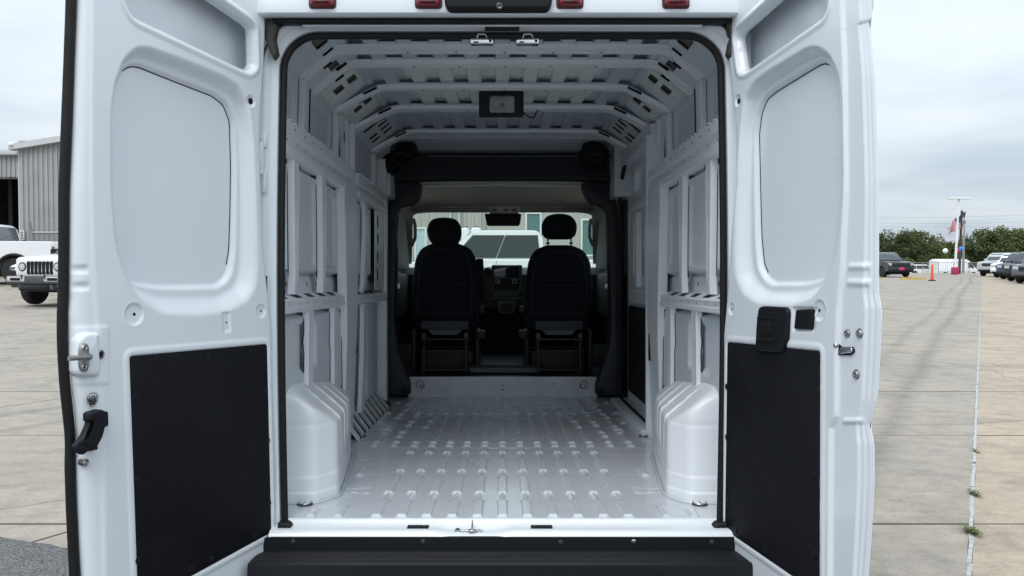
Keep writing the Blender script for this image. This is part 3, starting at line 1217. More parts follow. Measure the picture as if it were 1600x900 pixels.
# outer skin of the rear corners (behind the open doors)
for s in (-1, 1):
    m2 = MB()
    zz = list(np.linspace(-.034, 1.76, 20))
    m2.sweep(zz, lambda i: [(s * (.842 + .012 * math.sin(math.pi * max(0, zz[i]) / 1.76)), -.03, zz[i]), (s * .875, -.034, zz[i]), (s * .88, -.012, zz[i]),
                            (s * .97, -.008, zz[i]), (s * 1.0, .02, zz[i]), (s * 1.015, .10, zz[i])])
    cp = part(m2, 'corner_post', 'white', van, 40)
    # stepped pressings and hinges along the post
    for (z0, z1) in ((1.16, 1.24), (1.32, 1.37), (.60, .76), (.18, .30)):
        part(MB().box(s * .828, s * .850, -.045, -.026, z0, z1, .006), 'post_step', 'white', cp)
    for z0 in (1.28, .72, .10):
        h = MB().box(s * .835, s * .862, -.075, -.028, z0 - .04, z0 + .04, .006)
        h.lathe([(.010, -.055), (.010, .055)], (s * .842, -.060, z0), (0, 0, 1), 12)
        part(h, 'hinge', 'white', cp)
    part(MB().box(s * .826, s * .838, -.048, -.024, .36, .43, .003), 'check_strap_clip', 'black', cp)
    part(MB().box(s * .829, s * .834, -.042, -.026, .78, .87, .002), 'wiring_boot', 'black', cp)

# pale trim strip over the opening, black rubber channel, roof header
hd = MB()
xs = np.linspace(-1.0, 1.0, 21)
hprof = [(-.045, 1.769), (-.098, 1.766), (-.108, 1.772), (-.110, 1.785), (-.106, 1.85), (-.09, 1.92), (-.04, 1.965), (.1, 1.985), (.1, 1.775)]


def crown(x):
    return -0.05 * max(0, (abs(x) - .45) / .55) ** 2.2


hd.sweep(list(xs), lambda i: [(xs[i] * (1 if j < 4 else .985), y + .05 * max(0, abs(xs[i]) - .8), z + (crown(xs[i]) if j > 3 else 0)) for j, (y, z) in enumerate(hprof)], closed=True)
header = part(hd, 'roof_header', 'white', van, 40)
ch = MB()
ch.box(-.805, .805, -.062, -.028, 1.750, 1.768, .004)
ch.tube([(x, -.062, 1.757) for x in np.linspace(-.80, .80, 9)], .008, 8)
channel = part(ch, 'gutter_rubber', 'rubber', van)
ft = MB().box(-.70, .70, -.052, -.022, 1.7445, 1.7485, .0015)
part(ft, 'frame_strip', 'inner', van)
for s in (-1, 1):
    m2 = MB()
    pts = [(s * .795, 1.765), (s * .826, 1.765), (s * .830, 1.70), (s * .812, 1.655), (s * .800, 1.628), (s * .785, 1.645), (s * .795, 1.70), (s * .785, 1.745)]
    m2.extrude(pts, ((0, -.028, 0), (1, 0, 0), (0, 0, 1), (0, -1, 0)), 0, .035, .008, 2)
    part(m2, 'gutter_end', 'dusty', channel, 50)
# header lamps
for x in (-.616, -.253, .231, .594):
    b = part(MB().extrude(rect(x - .047, x + .047, 1.783, 1.85, .014), ((0, -.105, 0), (1, 0, 0), (0, 0, 1), (0, -1, 0)), -.01, .010, .004, 2), 'marker_lamp', 'darkred', header)
    part(MB().extrude(rect(x - .040, x + .040, 1.790, 1.85, .014), ((0, -.115, 0), (1, 0, 0), (0, 0, 1), (0, -1, 0)), -.005, .018, .012, 4), 'lamp_lens', 'red', b)
    part(MB().box(x - .024, x + .024, -.142, -.128, 1.797, 1.803, .002), 'lens_rib', 'darkred', b)
cb = MB().extrude(rounded([(-.198, 1.86), (-.196, 1.79), (-.183, 1.770), (.155, 1.770), (.168, 1.79), (.170, 1.86)], .014), ((0, -.104, 0), (1, 0, 0), (0, 0, 1), (0, -1, 0)), -.01, .040, .014, 4)
cbo = part(cb, 'camera_housing', 'black', header, 45)
part(MB().lathe([(.012, 0), (.012, .004), (.008, .006), (.004, .004)], (-.010, -.143, 1.780), (0, -1, 0), 14), 'rear_camera', 'carglass', cbo)
lk = MB().box(-.062, .060, -.040, -.020, 1.735, 1.757, .003)
lko = part(lk, 'upper_latch_plate', 'black', van)
for x in (-.048, .046):
    part(MB().lathe([(.005, 0), (.005, .003)], (x, -.040, 1.745), (0, -1, 0), 10), 'screw', 'darksteel', lko)
for x in (-.073, .090):
    q = MB().box(x - .040, x + .040, -.004, .03, 1.696, 1.716, .003)
    q.tube([(x - .018, -.012, 1.716), (x - .012, -.016, 1.726), (x + .012, -.016, 1.726), (x + .018, -.012, 1.716)], .0035, 6)
    qo = part(q, 'door_catch', 'chrome', van)
    part(MB().box(x - .03, x - .012, -.0055, .0, 1.699, 1.704), 'catch_slot', 'black', qo)
    part(MB().lathe([(.005, 0), (.005, .002)], (x + .030, -.004, 1.706), (0, -1, 0), 10), 'catch_hole', 'black', qo)

# ------------------------------------------------------------------ roof
YR1, YR2 = 0.03, 2.95


def roof_z(x):
    return 1.866 - 0.0 * x


def build_roof():
    mk = [k * .07 + o for k in range(-11, 11) for o in (-.0045 + .035, .0045 + .035)]      # longitudinal beads
    xs = np.array(sorted([-.72, .72] + [m_ for m_ in mk if abs(m_) < .715]))
    ys = np.linspace(YR1, YR2, 40)
    X, Y = np.meshgrid(xs, ys, indexing='ij')
    cell = np.floor((X + .035) / .07)
    fr_ = (X + .035) / .07 - np.round((X + .035) / .07)
    nb = np.round((X + .035) / .07)
    raised = np.where(np.abs(fr_) < .09, np.where(fr_ < 0, (nb - 1) % 2, nb % 2), cell % 2)
    Z = 1.864 + 0.024 * raised
    me = grid_mesh(np.stack([X, Y, Z], -1))
    rs = link_mesh('roof_skin', me, 'roofskin', van, 40)
    # outer roof above it
    m2 = MB()
    outer = [(-1.02, 1.45), (-1.0, 1.72), (-.93, 1.88), (-.75, 1.955), (-.4, 1.98), (0, 1.985), (.4, 1.98), (.75, 1.955), (.93, 1.88), (1.0, 1.72), (1.02, 1.45)]
    inner = [(x * .97, z - .022) for x, z in reversed(outer)]
    m2.extrude(outer + inner, ((0, .08, 0), (1, 0, 0), (0, 0, 1), (0, 1, 0)), 0, 2.95)
    part(m2, 'outer_roof', 'white', van, 40)
    # sloped edge panels with square access holes
    for s in (-1, 1):
        e = (Vector((s * .875, 0, 1.725)) - Vector((s * .70, 0, 1.868)))
        ln = e.length
        e.normalize()
        holes = []
        for (y0, y1, v0, v1) in ((.36, .48, .03, .09), (.22, .33, .09, .15), (.70, .80, .05, .10), (1.00, 1.10, .02, .07), (1.00, 1.10, .10, .155), (1.47, 1.56, .02, .07), (1.47, 1.56, .09, .14),
                                 (1.97, 2.03, .02, .18), (2.08, 2.14, .02, .09), (2.19, 2.25, .02, .09), (2.30, 2.36, .02, .09), (2.19, 2.25, .12, .18), (2.30, 2.36, .12, .18)):
            holes.append(rect(y0, y1, v0, v1, .008, 2))
        n = Vector((0, 1, 0)).cross(e)
        if n.z > 0:
            n = -n
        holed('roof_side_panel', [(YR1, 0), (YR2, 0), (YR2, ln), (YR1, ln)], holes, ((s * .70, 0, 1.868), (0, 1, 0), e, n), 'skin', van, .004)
        q_ = [Vector((s * .70, y_, 1.868)) - n * .014 + e * v_ for y_, v_ in ((YR1, -.01), (YR2, -.01), (YR2, ln + .01), (YR1, ln + .01))]
        part(MB().hexa([p_ - n * .01 for p_ in q_] + q_), 'hole_shade_backing', 'bay_dark', van)  # dark sheet added behind the holes to imitate their shade
        for (y0, y1) in ((.93, 1.17), (1.42, 1.63)):   # pale primer plates round the holes
            hs = [h for h in holes if y0 < h[0][0] < y1]
            holed('primer_plate', rect(y0, y1, .005, ln - .02, .01, 2), hs, (Vector((s * .70, 0, 1.868)) + n * .003, (0, 1, 0), e, n), 'primer', van, .003)
    return rs


roof = build_roof()


def bow(y0, wid, zb, xb, name='roof_bow'):
    """pressed hat section across the roof, bent down to the side walls"""
    half = [(-.93, 1.712), (-.87, 1.716), (-.852, 1.726), (-xb - .02, zb - .006), (-xb + .035, zb), (-.35, zb + .001), (0, zb + .002)]
    pts = half + [(-x, z) for x, z in reversed(half[:-1])]
    pts = rounded(pts, [0] + [.045] * (len(pts) - 2) + [0], 4)
    pts = [p_ for k_, p_ in enumerate(pts) if k_ == 0 or (Vector(p_) - Vector(pts[k_ - 1])).length > 1e-4]
    mb = MB()
    h = .020

    def sec(i):
        a, b = Vector(pts[max(i - 1, 0)]), Vector(pts[min(i + 1, len(pts) - 1)])
        d = (b - a).normalized()
        up_ = Vector((-d.y, d.x))
        p = Vector(pts[i])
        res = []
        fl = .012
        for yy, hh in ((y0 - fl, h), (y0 - fl, h - .003), (y0, h - .003), (y0 + .006, 0), (y0 + wid * .45, -.0015), (y0 + wid * .5, .002), (y0 + wid * .55, -.0015),
                       (y0 + wid - .006, 0), (y0 + wid, h - .003), (y0 + wid + fl, h - .003), (y0 + wid + fl, h)):
            q = p + up_ * hh
            res.append((q.x, yy, q.y))
        return res
    mb.sweep(pts, sec, closed=True)
    o = part(mb, name, 'inner', van, 30)
    return o


for (y0, wd, xb) in ((.575, .085, .715), (.81, .07, .70), (1.265, .065, .625), (1.745, .105, .62), (2.47, .11, .62)):
    b = bow(y0, wd, 1.845, xb)
    # tabs of the flange, staggered with the beads, and small bolt holes
    for k in range(-4, 5):
        x = .14 * k + .07
        if abs(x) < .60:
            part(MB().box(x - .036, x + .036, y0 - .045, y0 - .010, 1.8625, 1.8655, .001), 'flange_tab', 'skin', b)
    for x in (-.42, -.21, .0, .21, .42):
        part(MB().lathe([(.0055, 0), (.0055, .0012)], (x + .01, y0 + wd * .5, 1.8432), (0, 0, -1), 8), 'bolt_hole', 'black', b)

    for sx in (-1, 1):   # slots and small holes along the bent ends of the bow
        a_, b_ = Vector((sx * (xb - .005), 0, 1.850)), Vector((sx * .838, 0, 1.746))
        for (f0, f1, yo) in ((.10, .42, -.020), (.34, .62, wd + .022)):
            p0, p1 = a_.lerp(b_, f0), a_.lerp(b_, f1)
            yy = y0 + yo
            part(MB().bar((p0.x, yy, p0.z + .006), (p1.x, yy, p1.z + .006), .011, .006, up=(0, 1, 0)), 'bow_slot', 'black', b)

# dome lamp on the fourth bow
lp = empty('dome_lamp', (0, 0, 0), 0, van)
fr = (Vector((-.006, 1.37, 1.787)), Vector((1, 0, 0)), Vector((0, -.35, .937)), Vector((0, -.937, -.35)))
part(MB().extrude(rect(-.118, .118, -.068, .068, .012), fr, -.03, .012, .006, 2), 'lamp_bezel', 'black', lp)
part(MB().extrude(rect(-.062, .070, -.042, .046, .014), fr, .005, .020, .008, 3), 'lamp_lens', 'lens', lp)
part(MB().lathe([(.012, 0), (.012, .003), (.006, .004)], fr[0] + fr[3] * .019 + Vector((.004, 0, 0)), fr[3], 14), 'lamp_switch', 'grey', lp)
mbc = MB()
mbc.tube([at(x, y, 1.40) for x, y in ((814, 170), (820, 178), (828, 184), (835, 183), (838, 176), (840, 172))], .004, 6)
part(mbc, 'cable', 'black', lp)

# ------------------------------------------------------------------ side walls of the load bay
def wall_relief(s, y0, y1, z0, z1, xbase, wells, h=0.008):
    """inner face of the body side with pressed panels; wells: (contour in (y,z), depth, edge)"""
    ny, nz = int((y1 - y0) / h) + 2, int((z1 - z0) / h) + 2
    Yg, Zg = np.meshgrid(np.linspace(y0, y1, ny), np.linspace(z0, z1, nz), indexing='ij')
    Xg = np.zeros_like(Yg)
    for poly, dep, ed in wells:
        snap(Yg, Zg, poly, h)
        d, _, _ = sdf(Yg, Zg, poly)
        Xg += dep * smooth(np.clip(-d / ed, 0, 1))
    me = grid_mesh(np.stack([s * (xbase + Xg), Yg, Zg], -1))
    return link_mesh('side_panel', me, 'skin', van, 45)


def post(s, pts, name='wall_post', m='inner', th=.024, parent=van):
    """pressed upright: rows of (z, y0, y1, x): hat section standing off the wall"""
    mb = MB()

    def sec(i):
        z, a, b, x = pts[i]
        e = min(.006, (b - a) * .2)
        return [(s * (x + th), a - .012, z), (s * (x + th), a - .004, z), (s * (x + e), a, z), (s * x, a + e, z), (s * (x + .003), (a + b) / 2, z), (s * x, b - e, z), (s * (x + e), b, z), (s * (x + th), b + .004, z), (s * (x + th), b + .012, z)]
    mb.sweep(pts, sec, closed=True)
    return part(mb, name, m, parent, 30)


def rail_section(s, y0, y1, sec, name, m='inner'):
    ys = list(np.linspace(y0, y1, 12))
    mb = MB()
    mb.sweep(ys, lambda i: [(s * x, ys[i], z) for x, z in sec], closed=True)
    return part(mb, name, m, van, 30)


UP = [(.90, 1.325), (.815, 1.325), (.800, 1.332), (.798, 1.362), (.812, 1.368), (.814, 1.405), (.802, 1.412), (.800, 1.455), (.812, 1.462), (.835, 1.464), (.845, 1.474), (.90, 1.474)]
LOW = [(.90, .728), (.808, .728), (.800, .734), (.800, .748), (.804, .752), (.804, .770), (.800, .775), (.804, .781), (.858, .803), (.862, .806), (.864, .872), (.90, .872)]


def side(s):
    left = s < 0
    yend = 2.74 if left else 1.50
    # skin behind everything
    wells = [(rect(.06, 1.30, .885, 1.318, .02), -.040, .010), (rect(.06, 1.36, .30, .715, .03), -.042, .012)]
    if left:
        wells += [(rect(1.63, 2.22, .885, 1.318, .02), -.040, .010)]
    wells += [(rounded([(.37, .91), (.73, .91), (.71, 1.29), (.355, 1.29)], .05), .014, .016),
             (rounded([(.87, .91), (1.15, .91), (1.13, 1.28), (.86, 1.28)], .05), .014, .016),
             (rounded([(.08, .91), (.24, .91), (.23, 1.29), (.08, 1.29)], .05), .014, .016),
             (rounded([(.34, .46), (.74, .46), (.72, .69), (.34, .69)], .05), .02, .03),
             (rounded([(.08, 1.51), (.52, 1.51), (.52, 1.70), (.08, 1.70)], .03), .012, .02),
             (rounded([(.66, 1.51), (1.20, 1.51), (1.20, 1.70), (.66, 1.70)], .03), .012, .02)]
    if left:
        wells += [(rounded([(1.66, .91), (1.80, .91), (1.80, 1.29), (1.66, 1.29)], .04), .014, .016),
                  (rounded([(1.98, .91), (2.18, .91), (2.18, 1.29), (1.98, 1.29)], .05), .014, .016),
                  (rounded([(1.66, .25), (1.85, .25), (1.85, .69), (1.66, .69)], .04), .02, .02),
                  (rounded([(2.02, .2), (2.60, .2), (2.60, .69), (2.02, .69)], .04), .02, .02)]
    sp = wall_relief(s, .04, yend, -.01, 1.735, .872, wells)
    # rails
    up = rail_section(s, .045, 1.50, UP, 'upper_rail')
    lo = rail_section(s, .045, 1.50, LOW, 'lower_rail')
    segs = [(up, lo, .10, 1.12)]
    if left:
        up2 = rail_section(s, 1.62, 2.70, [(x, z - .005) for x, z in UP], 'upper_rail')
        lo2 = rail_section(s, 1.62, 2.70, [(x, z - .005) for x, z in LOW], 'lower_rail')
        segs.append((up2, lo2, 1.68, 2.24))
    for u_, l_, a, b in segs:
        y = a
        k = 0
        hb = MB()
        while y < b:
            for z in (1.436, 1.388):
                if (k + (z < 1.4)) % 2 == 0:
                    hb.lathe([(.0045, 0), (.0045, .0012)], (s * (.8008 if z > 1.41 else .8135), y, z), (-s, 0, 0), 8)
            if k % 2:
                hb.lathe([(.0042, 0), (.0042, .0012)], (s * .8045, y, .762), (-s, 0, 0), 8)
            # serrated lip on top of the rail
            part(MB().box(s * .800, s * .832, y + .01, y + .036, 1.4615, 1.468, .002), 'rail_tooth', 'inner', u_)
            if k % 3 == 0:
                part(MB().hexa([(s * .814, y, .7835), (s * .846, y + .02, .7968), (s * .846, y + .11, .7968), (s * .814, y + .09, .7835), (s * .814, y, .7865), (s * .846, y + .02, .8), (s * .846, y + .11, .8), (s * .814, y + .09, .7865)]), 'rail_slot', 'black', l_)
            y += .072
            k += 1
        part(hb, 'rail_hole', 'darksteel', u_)['kind'] = 'stuff'
        for k in range(int((b - a) / .17)):
            yq = a + .06 + .17 * k
            part(MB().hexa([(s * .8625, yq, .835), (s * .8625, yq + .018, .828), (s * .866, yq + .018, .828), (s * .866, yq, .835), (s * .8625, yq + .004, .853), (s * .8625, yq + .018, .845), (s * .866, yq + .018, .845), (s * .866, yq + .004, .853)]), 'flange_notch', 'darksteel', l_)
    # uprights between the rails, tapering downwards
    post(s, [(.80, .27, .30, .812), (.87, .262, .32, .806), (1.1, .25, .328, .806), (1.27, .245, .335, .806), (1.325, .25, .335, .808)])
    post(s, [(.80, .755, .785, .812), (.87, .742, .80, .806), (1.1, .735, .815, .806), (1.27, .725, .825, .806), (1.325, .73, .825, .808)])
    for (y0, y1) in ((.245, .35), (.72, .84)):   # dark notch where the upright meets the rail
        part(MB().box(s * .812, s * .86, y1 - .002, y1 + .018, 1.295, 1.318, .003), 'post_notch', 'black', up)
    # uprights below the lower rail
    post(s, [(.40, .51, .60, .815), (.55, .51, .60, .815), (.73, .51, .60, .812)])
    post(s, [(.12, 1.03, 1.12, .815), (.38, 1.03, 1.12, .815), (.55, 1.01, 1.10, .812), (.73, 1.01, 1.09, .812)])
    # main pillar from floor to roof
    post(s, [(.0, 1.30, 1.56, .825), (.30, 1.29, 1.56, .812), (.55, 1.27, 1.555, .800), (.70, 1.24, 1.55, .795), (.80, 1.22, 1.545, .793), (1.1, 1.19, 1.535, .793), (1.26, 1.17, 1.53, .793), (1.36, 1.20, 1.53, .797)],
         'main_pillar', 'inner', .045)
    zz = [(1.36, 1.30), (1.47, 1.32), (1.735, 1.36)]
    fr_ = ((s * .842, 0, 0), (0, 1, 0), (0, 0, 1), (-s, 0, 0))
    holes = [oval(1.505, 1.615, .024, .042), oval(1.495, 1.535, .024, .042)]
    if left:
        holes += [oval(1.42, 1.625, .022, .036)]
    holed('pillar_head', [(1.33, 1.474), (1.60, 1.474), (1.60, 1.728), (1.30, 1.728)], holes, fr_, 'inner', van, .003)
    part(MB().box(s * .849, s * .86, 1.36, 1.59, 1.49, 1.70), 'hole_shade_backing', 'black', van)  # added black box, makes the pillar holes read as shaded
    part(MB().bar((s * .835, 1.60, 1.474), (s * .835, 1.60, 1.728), .03, .03), 'pillar_edge', 'inner')
    part(MB().bar((s * .835, 1.455, 1.474), (s * .838, 1.455, 1.728), .008, .012), 'pillar_edge', 'inner')
    # legs of the roof bows on the upper wall
    for (y0, y1) in ((.575, .64), (1.255, 1.315)):
        post(s, [(1.474, y0 - .02, y1 - .02, .846), (1.60, y0 - .005, y1 - .005, .846), (1.715, y0, y1, .846)], 'bow_leg', 'inner', .025)
        part(MB().bar((s * .848, y1 + .022, 1.50), (s * .848, y1 + .04, 1.70), .004, .010), 'seam_shade', 'black', sp)
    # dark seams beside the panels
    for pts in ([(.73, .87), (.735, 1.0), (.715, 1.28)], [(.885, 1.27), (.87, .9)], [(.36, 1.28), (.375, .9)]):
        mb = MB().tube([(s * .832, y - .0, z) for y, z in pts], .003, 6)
        part(mb, 'seam_shade', 'gap', sp)
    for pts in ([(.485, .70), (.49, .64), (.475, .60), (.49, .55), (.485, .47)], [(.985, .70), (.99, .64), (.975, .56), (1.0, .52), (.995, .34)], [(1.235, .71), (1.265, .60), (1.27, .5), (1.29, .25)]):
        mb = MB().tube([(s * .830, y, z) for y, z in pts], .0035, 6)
        part(mb, 'seam_shade', 'gap', sp)
    if left:
        post(s, [(.74, 1.86, 1.90, .835), (.84, 1.84, 1.93, .81), (1.1, 1.85, 1.95, .803), (1.27, 1.85, 1.96, .803), (1.32, 1.86, 1.96, .812)])
        post(s, [(.08, 1.86, 1.97, .83), (.4, 1.85, 1.96, .815), (.73, 1.84, 1.95, .81)])
        post(s, [(1.474, 2.46, 2.55, .846), (1.60, 2.46, 2.56, .846), (1.70, 2.47, 2.57, .846)], 'bow_leg', 'inner', .025)
        hs = [oval(2.37, z, .040, .045) for z in (1.245, 1.130, 1.012, .897)] + [circle(2.50, z, .012, 8) for z in (1.19, 1.07, .95)] + [circle(2.29, z, .007, 6) for z in (1.185, 1.07, .955)]
        holed('oval_hole_panel', rounded([(2.24, .80), (2.72, .80), (2.72, 1.33), (2.24, 1.33)], .01), hs, ((s * .812, 0, 0), (0, 1, 0), (0, 0, 1), (-s, 0, 0)), 'inner', van, .003)
        part(MB().box(s * .819, s * .83, 2.26, 2.64, .85, 1.30), 'hole_shade_backing', 'black', van)  # added black box standing in for the shade inside the ovals
        part(MB().box(s * .80, s * .90, 2.66, 2.745, 0.02, 1.70, .006), 'front_pillar', 'inner')
        part(MB().box(s * .835, s * .87, 2.10, 2.50, .12, .72, .008), 'lower_panel', 'skin')
        # slanted ribs between floor and wall, black backing added to shade the gaps
        part(MB().box(s * .80, s * .892, 1.60, 2.70, -.005, .004), 'gutter_floor', 'black')
        part(MB().hexa([(s * .77, 1.46, -.002), (s * .77, 2.70, -.002), (s * .885, 2.70, .098), (s * .885, 1.46, .098), (s * .77, 1.46, .003), (s * .77, 2.70, .003), (s * .885, 2.70, .104), (s * .885, 1.46, .104)]), 'gap_shade_backing', 'black')
        for k in range(9):
            y = 1.50 + .135 * k
            mb = MB().hexa([(s * .765, y - .10, .0), (s * .765, y - .055, .0), (s * .88, y + .06, .10), (s * .88, y, .10),
                            (s * .765, y - .10, .018), (s * .765, y - .055, .018), (s * .88, y + .06, .125), (s * .88, y, .125)])
            part(mb, 'wall_fin', 'inner')
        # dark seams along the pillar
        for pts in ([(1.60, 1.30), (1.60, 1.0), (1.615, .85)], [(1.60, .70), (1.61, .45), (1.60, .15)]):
            part(MB().tube([(s * .848, y, z) for y, z in pts], .007, 6), 'seam_shade', 'black', sp)
        part(MB().box(s * .806, s * .85, 1.565, 1.60, .45, .56, .003), 'pillar_slot', 'black')
        part(MB().box(s * .806, s * .85, 1.565, 1.60, .86, .92, .003), 'pillar_slot', 'black')
    return sp


for s in (-1, 1):
    side(s)

# ------------------------------------------------------------------ wheel houses
def wheel_house(s):
    """boxy pressed cover: a rounded polyhedron (planes blended) against the body side"""
    yc, xw = .715, .905
    raw = [((1, .125, 0), (.205, 0, 0)), ((.664, .085, .747), (.222, 0, .272)), ((0, 0, 1), (0, 0, .452)), ((0, -1, 0), (0, -.50, 0)),
           ((.30, -.40, .87), (.22, -.49, .372)), ((0, 1, 0), (0, .53, 0)), ((0, .666, .746), (0, .27, .45)), ((.857, -.514, 0), (.245, -.40, 0)),
           ((.79, .61, 0), (.15, .40, 0))]
    planes = []
    for n_, p_ in raw:
        n_ = np.array(n_, float)
        n_ /= np.linalg.norm(n_)
        planes.append((n_, float(n_ @ np.array(p_))))
    A, T = np.meshgrid(np.linspace(0, math.pi / 2, 130), np.linspace(-math.pi / 2 + .001, math.pi / 2 - .001, 280), indexing='ij')
    dx, dy, dz = np.cos(T) * np.cos(A), np.sin(T), np.cos(T) * np.sin(A)
    acc = np.zeros_like(A)
    pw = 44.0
    for n_, h_ in planes:
        acc += np.maximum(0, (dx * n_[0] + dy * n_[1] + dz * n_[2]) / h_) ** pw
    r = acc ** (-1 / pw)
    Yd, Zd = r * dy, r * dz
    bead = np.zeros_like(A)
    for y0, w_ in ((-.30, .010), (-.10, .010), (.06, .010), (.20, .010)):      # beads over the arch
        bead += .008 * smooth(1 - np.abs(Yd - y0 - .05 * np.cos(A)) / w_) * np.clip((Zd - .10) * 12, 0, 1) * np.clip((1.45 - A) * 6, 0, 1)
    bead += .004 * smooth((.105 - Zd) / .012) + .004 * smooth((.045 - Zd) / .010)
    bead -= .003 * smooth(1 - np.abs(Zd - .30) / .012) * (Yd < -.3)
    r = r + bead
    P = np.stack([s * (xw - r * dx), yc + r * dy, r * dz], -1)
    o = link_mesh('wheel_house', grid_mesh(P), 'inner', van, 60)
    foot = P[0]
    mb = MB()
    mb.tube([(q[0] - s * .008, q[1] + (.006 if q[1] > yc else -.006), .004) for q in foot[::7]], .0055, 6)
    part(mb, 'weld_flange', 'floor', o)
    return o


for s in (-1, 1):
    wheel_house(s)

# ------------------------------------------------------------------ right side: the sliding door and its opening
def sliding_door():
    s = 1
    ya, yb = 1.60, 2.72
    # rim of the opening
    p = rounded([(ya - .02, .03), (yb + .10, .03), (yb + .10, 1.50), (yb - .10, 1.66), (ya + .02, 1.66)], [.05, .05, .12, .2, .1], 6)
    mb = MB()
    mb.tube([(s * .835, y, z) for y, z in p], .014, 8, True)
    part(mb, 'slide_seal', 'rubber')
    # rail over the opening with round holes
    hs = [circle(y, 1.695, .013, 10) for y in (1.72, 1.86, 2.0, 2.14, 2.28, 2.42, 2.56)]
    holed('roof_rail', [(1.60, 1.655), (2.80, 1.655), (2.80, 1.735), (1.60, 1.735)], hs, ((s * .815, 0, 0), (0, 1, 0), (0, 0, 1), (-1, 0, 0)), 'inner', van, .003)
    part(MB().box(.822, .83, 1.62, 2.78, 1.66, 1.73), 'hole_shade_backing', 'black', van)  # black strip added behind the rail so its holes look shaded
    part(MB().box(s * .815, s * .91, 1.60, 2.80, 1.642, 1.657, .004), 'roof_rail_flange', 'inner')
    part(MB().bar((s * .82, 1.585, .0), (s * .82, 1.585, 1.66), .03, .05), 'pillar_edge', 'inner')
    # door
    d = empty('sliding_door', (0, 0, 0), 0, van)
    hgrid = .009
    Yg, Zg = np.meshgrid(np.arange(ya - .06, yb + .12, hgrid), np.arange(.02, 1.68, hgrid), indexing='ij')
    Xg = np.zeros_like(Yg)
    for poly, dep, ed in ((rounded([(1.78, .88), (2.62, .88), (2.60, 1.27), (1.76, 1.27)], .07), .03, .03),
                          (rounded([(1.74, 1.44), (2.58, 1.44), (2.52, 1.61), (1.74, 1.61)], .05), .04, .012),
                          (rect(1.66, 2.70, 1.33, 1.40, .01), -.012, .012), (rect(1.66, 2.70, .70, .80, .01), -.015, .012)):
        snap(Yg, Zg, poly, hgrid)
        dd, _, _ = sdf(Yg, Zg, poly)
        Xg += dep * smooth(np.clip(-dd / ed, 0, 1))
    me = grid_mesh(np.stack([s * (.892 + Xg), Yg, Zg], -1))
    link_mesh('door_panel', me, 'inner', d, 45)
    for (y0, y1) in ((1.98, 2.05), (2.3, 2.36)):
        part(MB().box(.862, .90, y0, y1, .82, 1.30, .006), 'door_post', 'inner', d)
    part(MB().tube([(.918, 1.79, .92), (.918, 1.77, 1.25)], .004, 6), 'seam_shade', 'gap', d)
    part(MB().extrude(rounded([(1.66, .10), (2.70, .10), (2.70, .69), (1.66, .69)], .03), ((.884, 0, 0), (0, 1, 0), (0, 0, 1), (-1, 0, 0)), 0, .012, .004, 2), 'lower_trim', 'trim', d)
    part(MB().extrude(rounded([(1.78, 1.45), (1.86, 1.45), (1.86, 1.60), (1.78, 1.60)], .02), ((.92, 0, 0), (0, 1, 0), (0, 0, 1), (-1, 0, 0)), 0, .012, .004, 2), 'trim_block', 'black', d)
    # step and sill
    st = MB().box(.765, .90, 1.56, 2.80, -.03, .035, .006)
    part(st, 'side_sill', 'skin')
    part(MB().box(.800, .845, 1.50, 1.545, .42, .62, .006), 'door_stop', 'black')
    return d


sliding_door()

# ------------------------------------------------------------------ front of the load bay
mb = MB().extrude(rounded([(-.70, -.01), (.705, -.01), (.70, .148), (-.70, .148)], [.0, .0, .02, .02]), ((0, 3.085, 0), (1, 0, 0), (0, 0, 1), (0, -1, 0)), -.02, .012, .006, 2)
riser = part(mb, 'cab_riser', 'riser')
for (px, py, sg) in ((657, 601, 1), (912, 601, -1)):
    p = at(px, py, 3.068)
    m2 = MB()
    m2.tube([(p.x + .030 * math.cos(a), 3.066, p.z + .030 * math.sin(a)) for a in np.linspace(0, 6.28, 16, endpoint=False)], .004, 6, True)
    part(m2, 'lashing_ring', 'steel', riser)
    part(MB().lathe([(.014, 0), (.014, .006), (.006, .012)], (p.x + sg * .008, 3.072, p.z - .010), (0, -1, 0), 10), 'ring_bolt', 'chrome', riser)
for px, py in ((705, 600), (785, 602), (786, 609), (866, 600)):
    p = at(px, py, 3.07)
    part(MB().lathe([(.006, 0), (.006, .002)], (p.x, 3.0735, p.z), (0, -1, 0), 8), 'riser_hole', 'black', riser)


def pxpoly(pts, Y):
    return [(at(x, y, Y).x, at(x, y, Y).z) for x, y in pts]


def face_frame(Y):
    return ((0, Y, 0), (1, 0, 0), (0, 0, 1), (0, -1, 0))


YB = 2.98
for s, poly in ((-1, [(601, 617), (640, 617), (640, 600), (632, 575), (621, 545), (616, 500), (619, 400), (617, 335), (624, 322), (645, 320), (655, 310), (659, 286), (609, 286), (606, 330), (603, 450)]),
                (1, [(971, 617), (931, 617), (932, 600), (941, 575), (951, 545), (955, 500), (951, 400), (949, 335), (943, 322), (925, 319), (916, 308), (908, 286), (958, 286), (965, 330), (970, 450)])):
    pp = rounded(pxpoly(poly, YB), .02, 3)
    o = part(MB().extrude(pp, face_frame(YB), -.12, .02, .012, 2), 'cab_pillar_trim', 'dark', van, 40)
    # small black foot of the trim
    x = at(636 if s < 0 else 936, 610, YB).x
    part(MB().box(x - .03, x + .03, YB - .05, YB, .045, .09, .004), 'trim_foot', 'black', o)
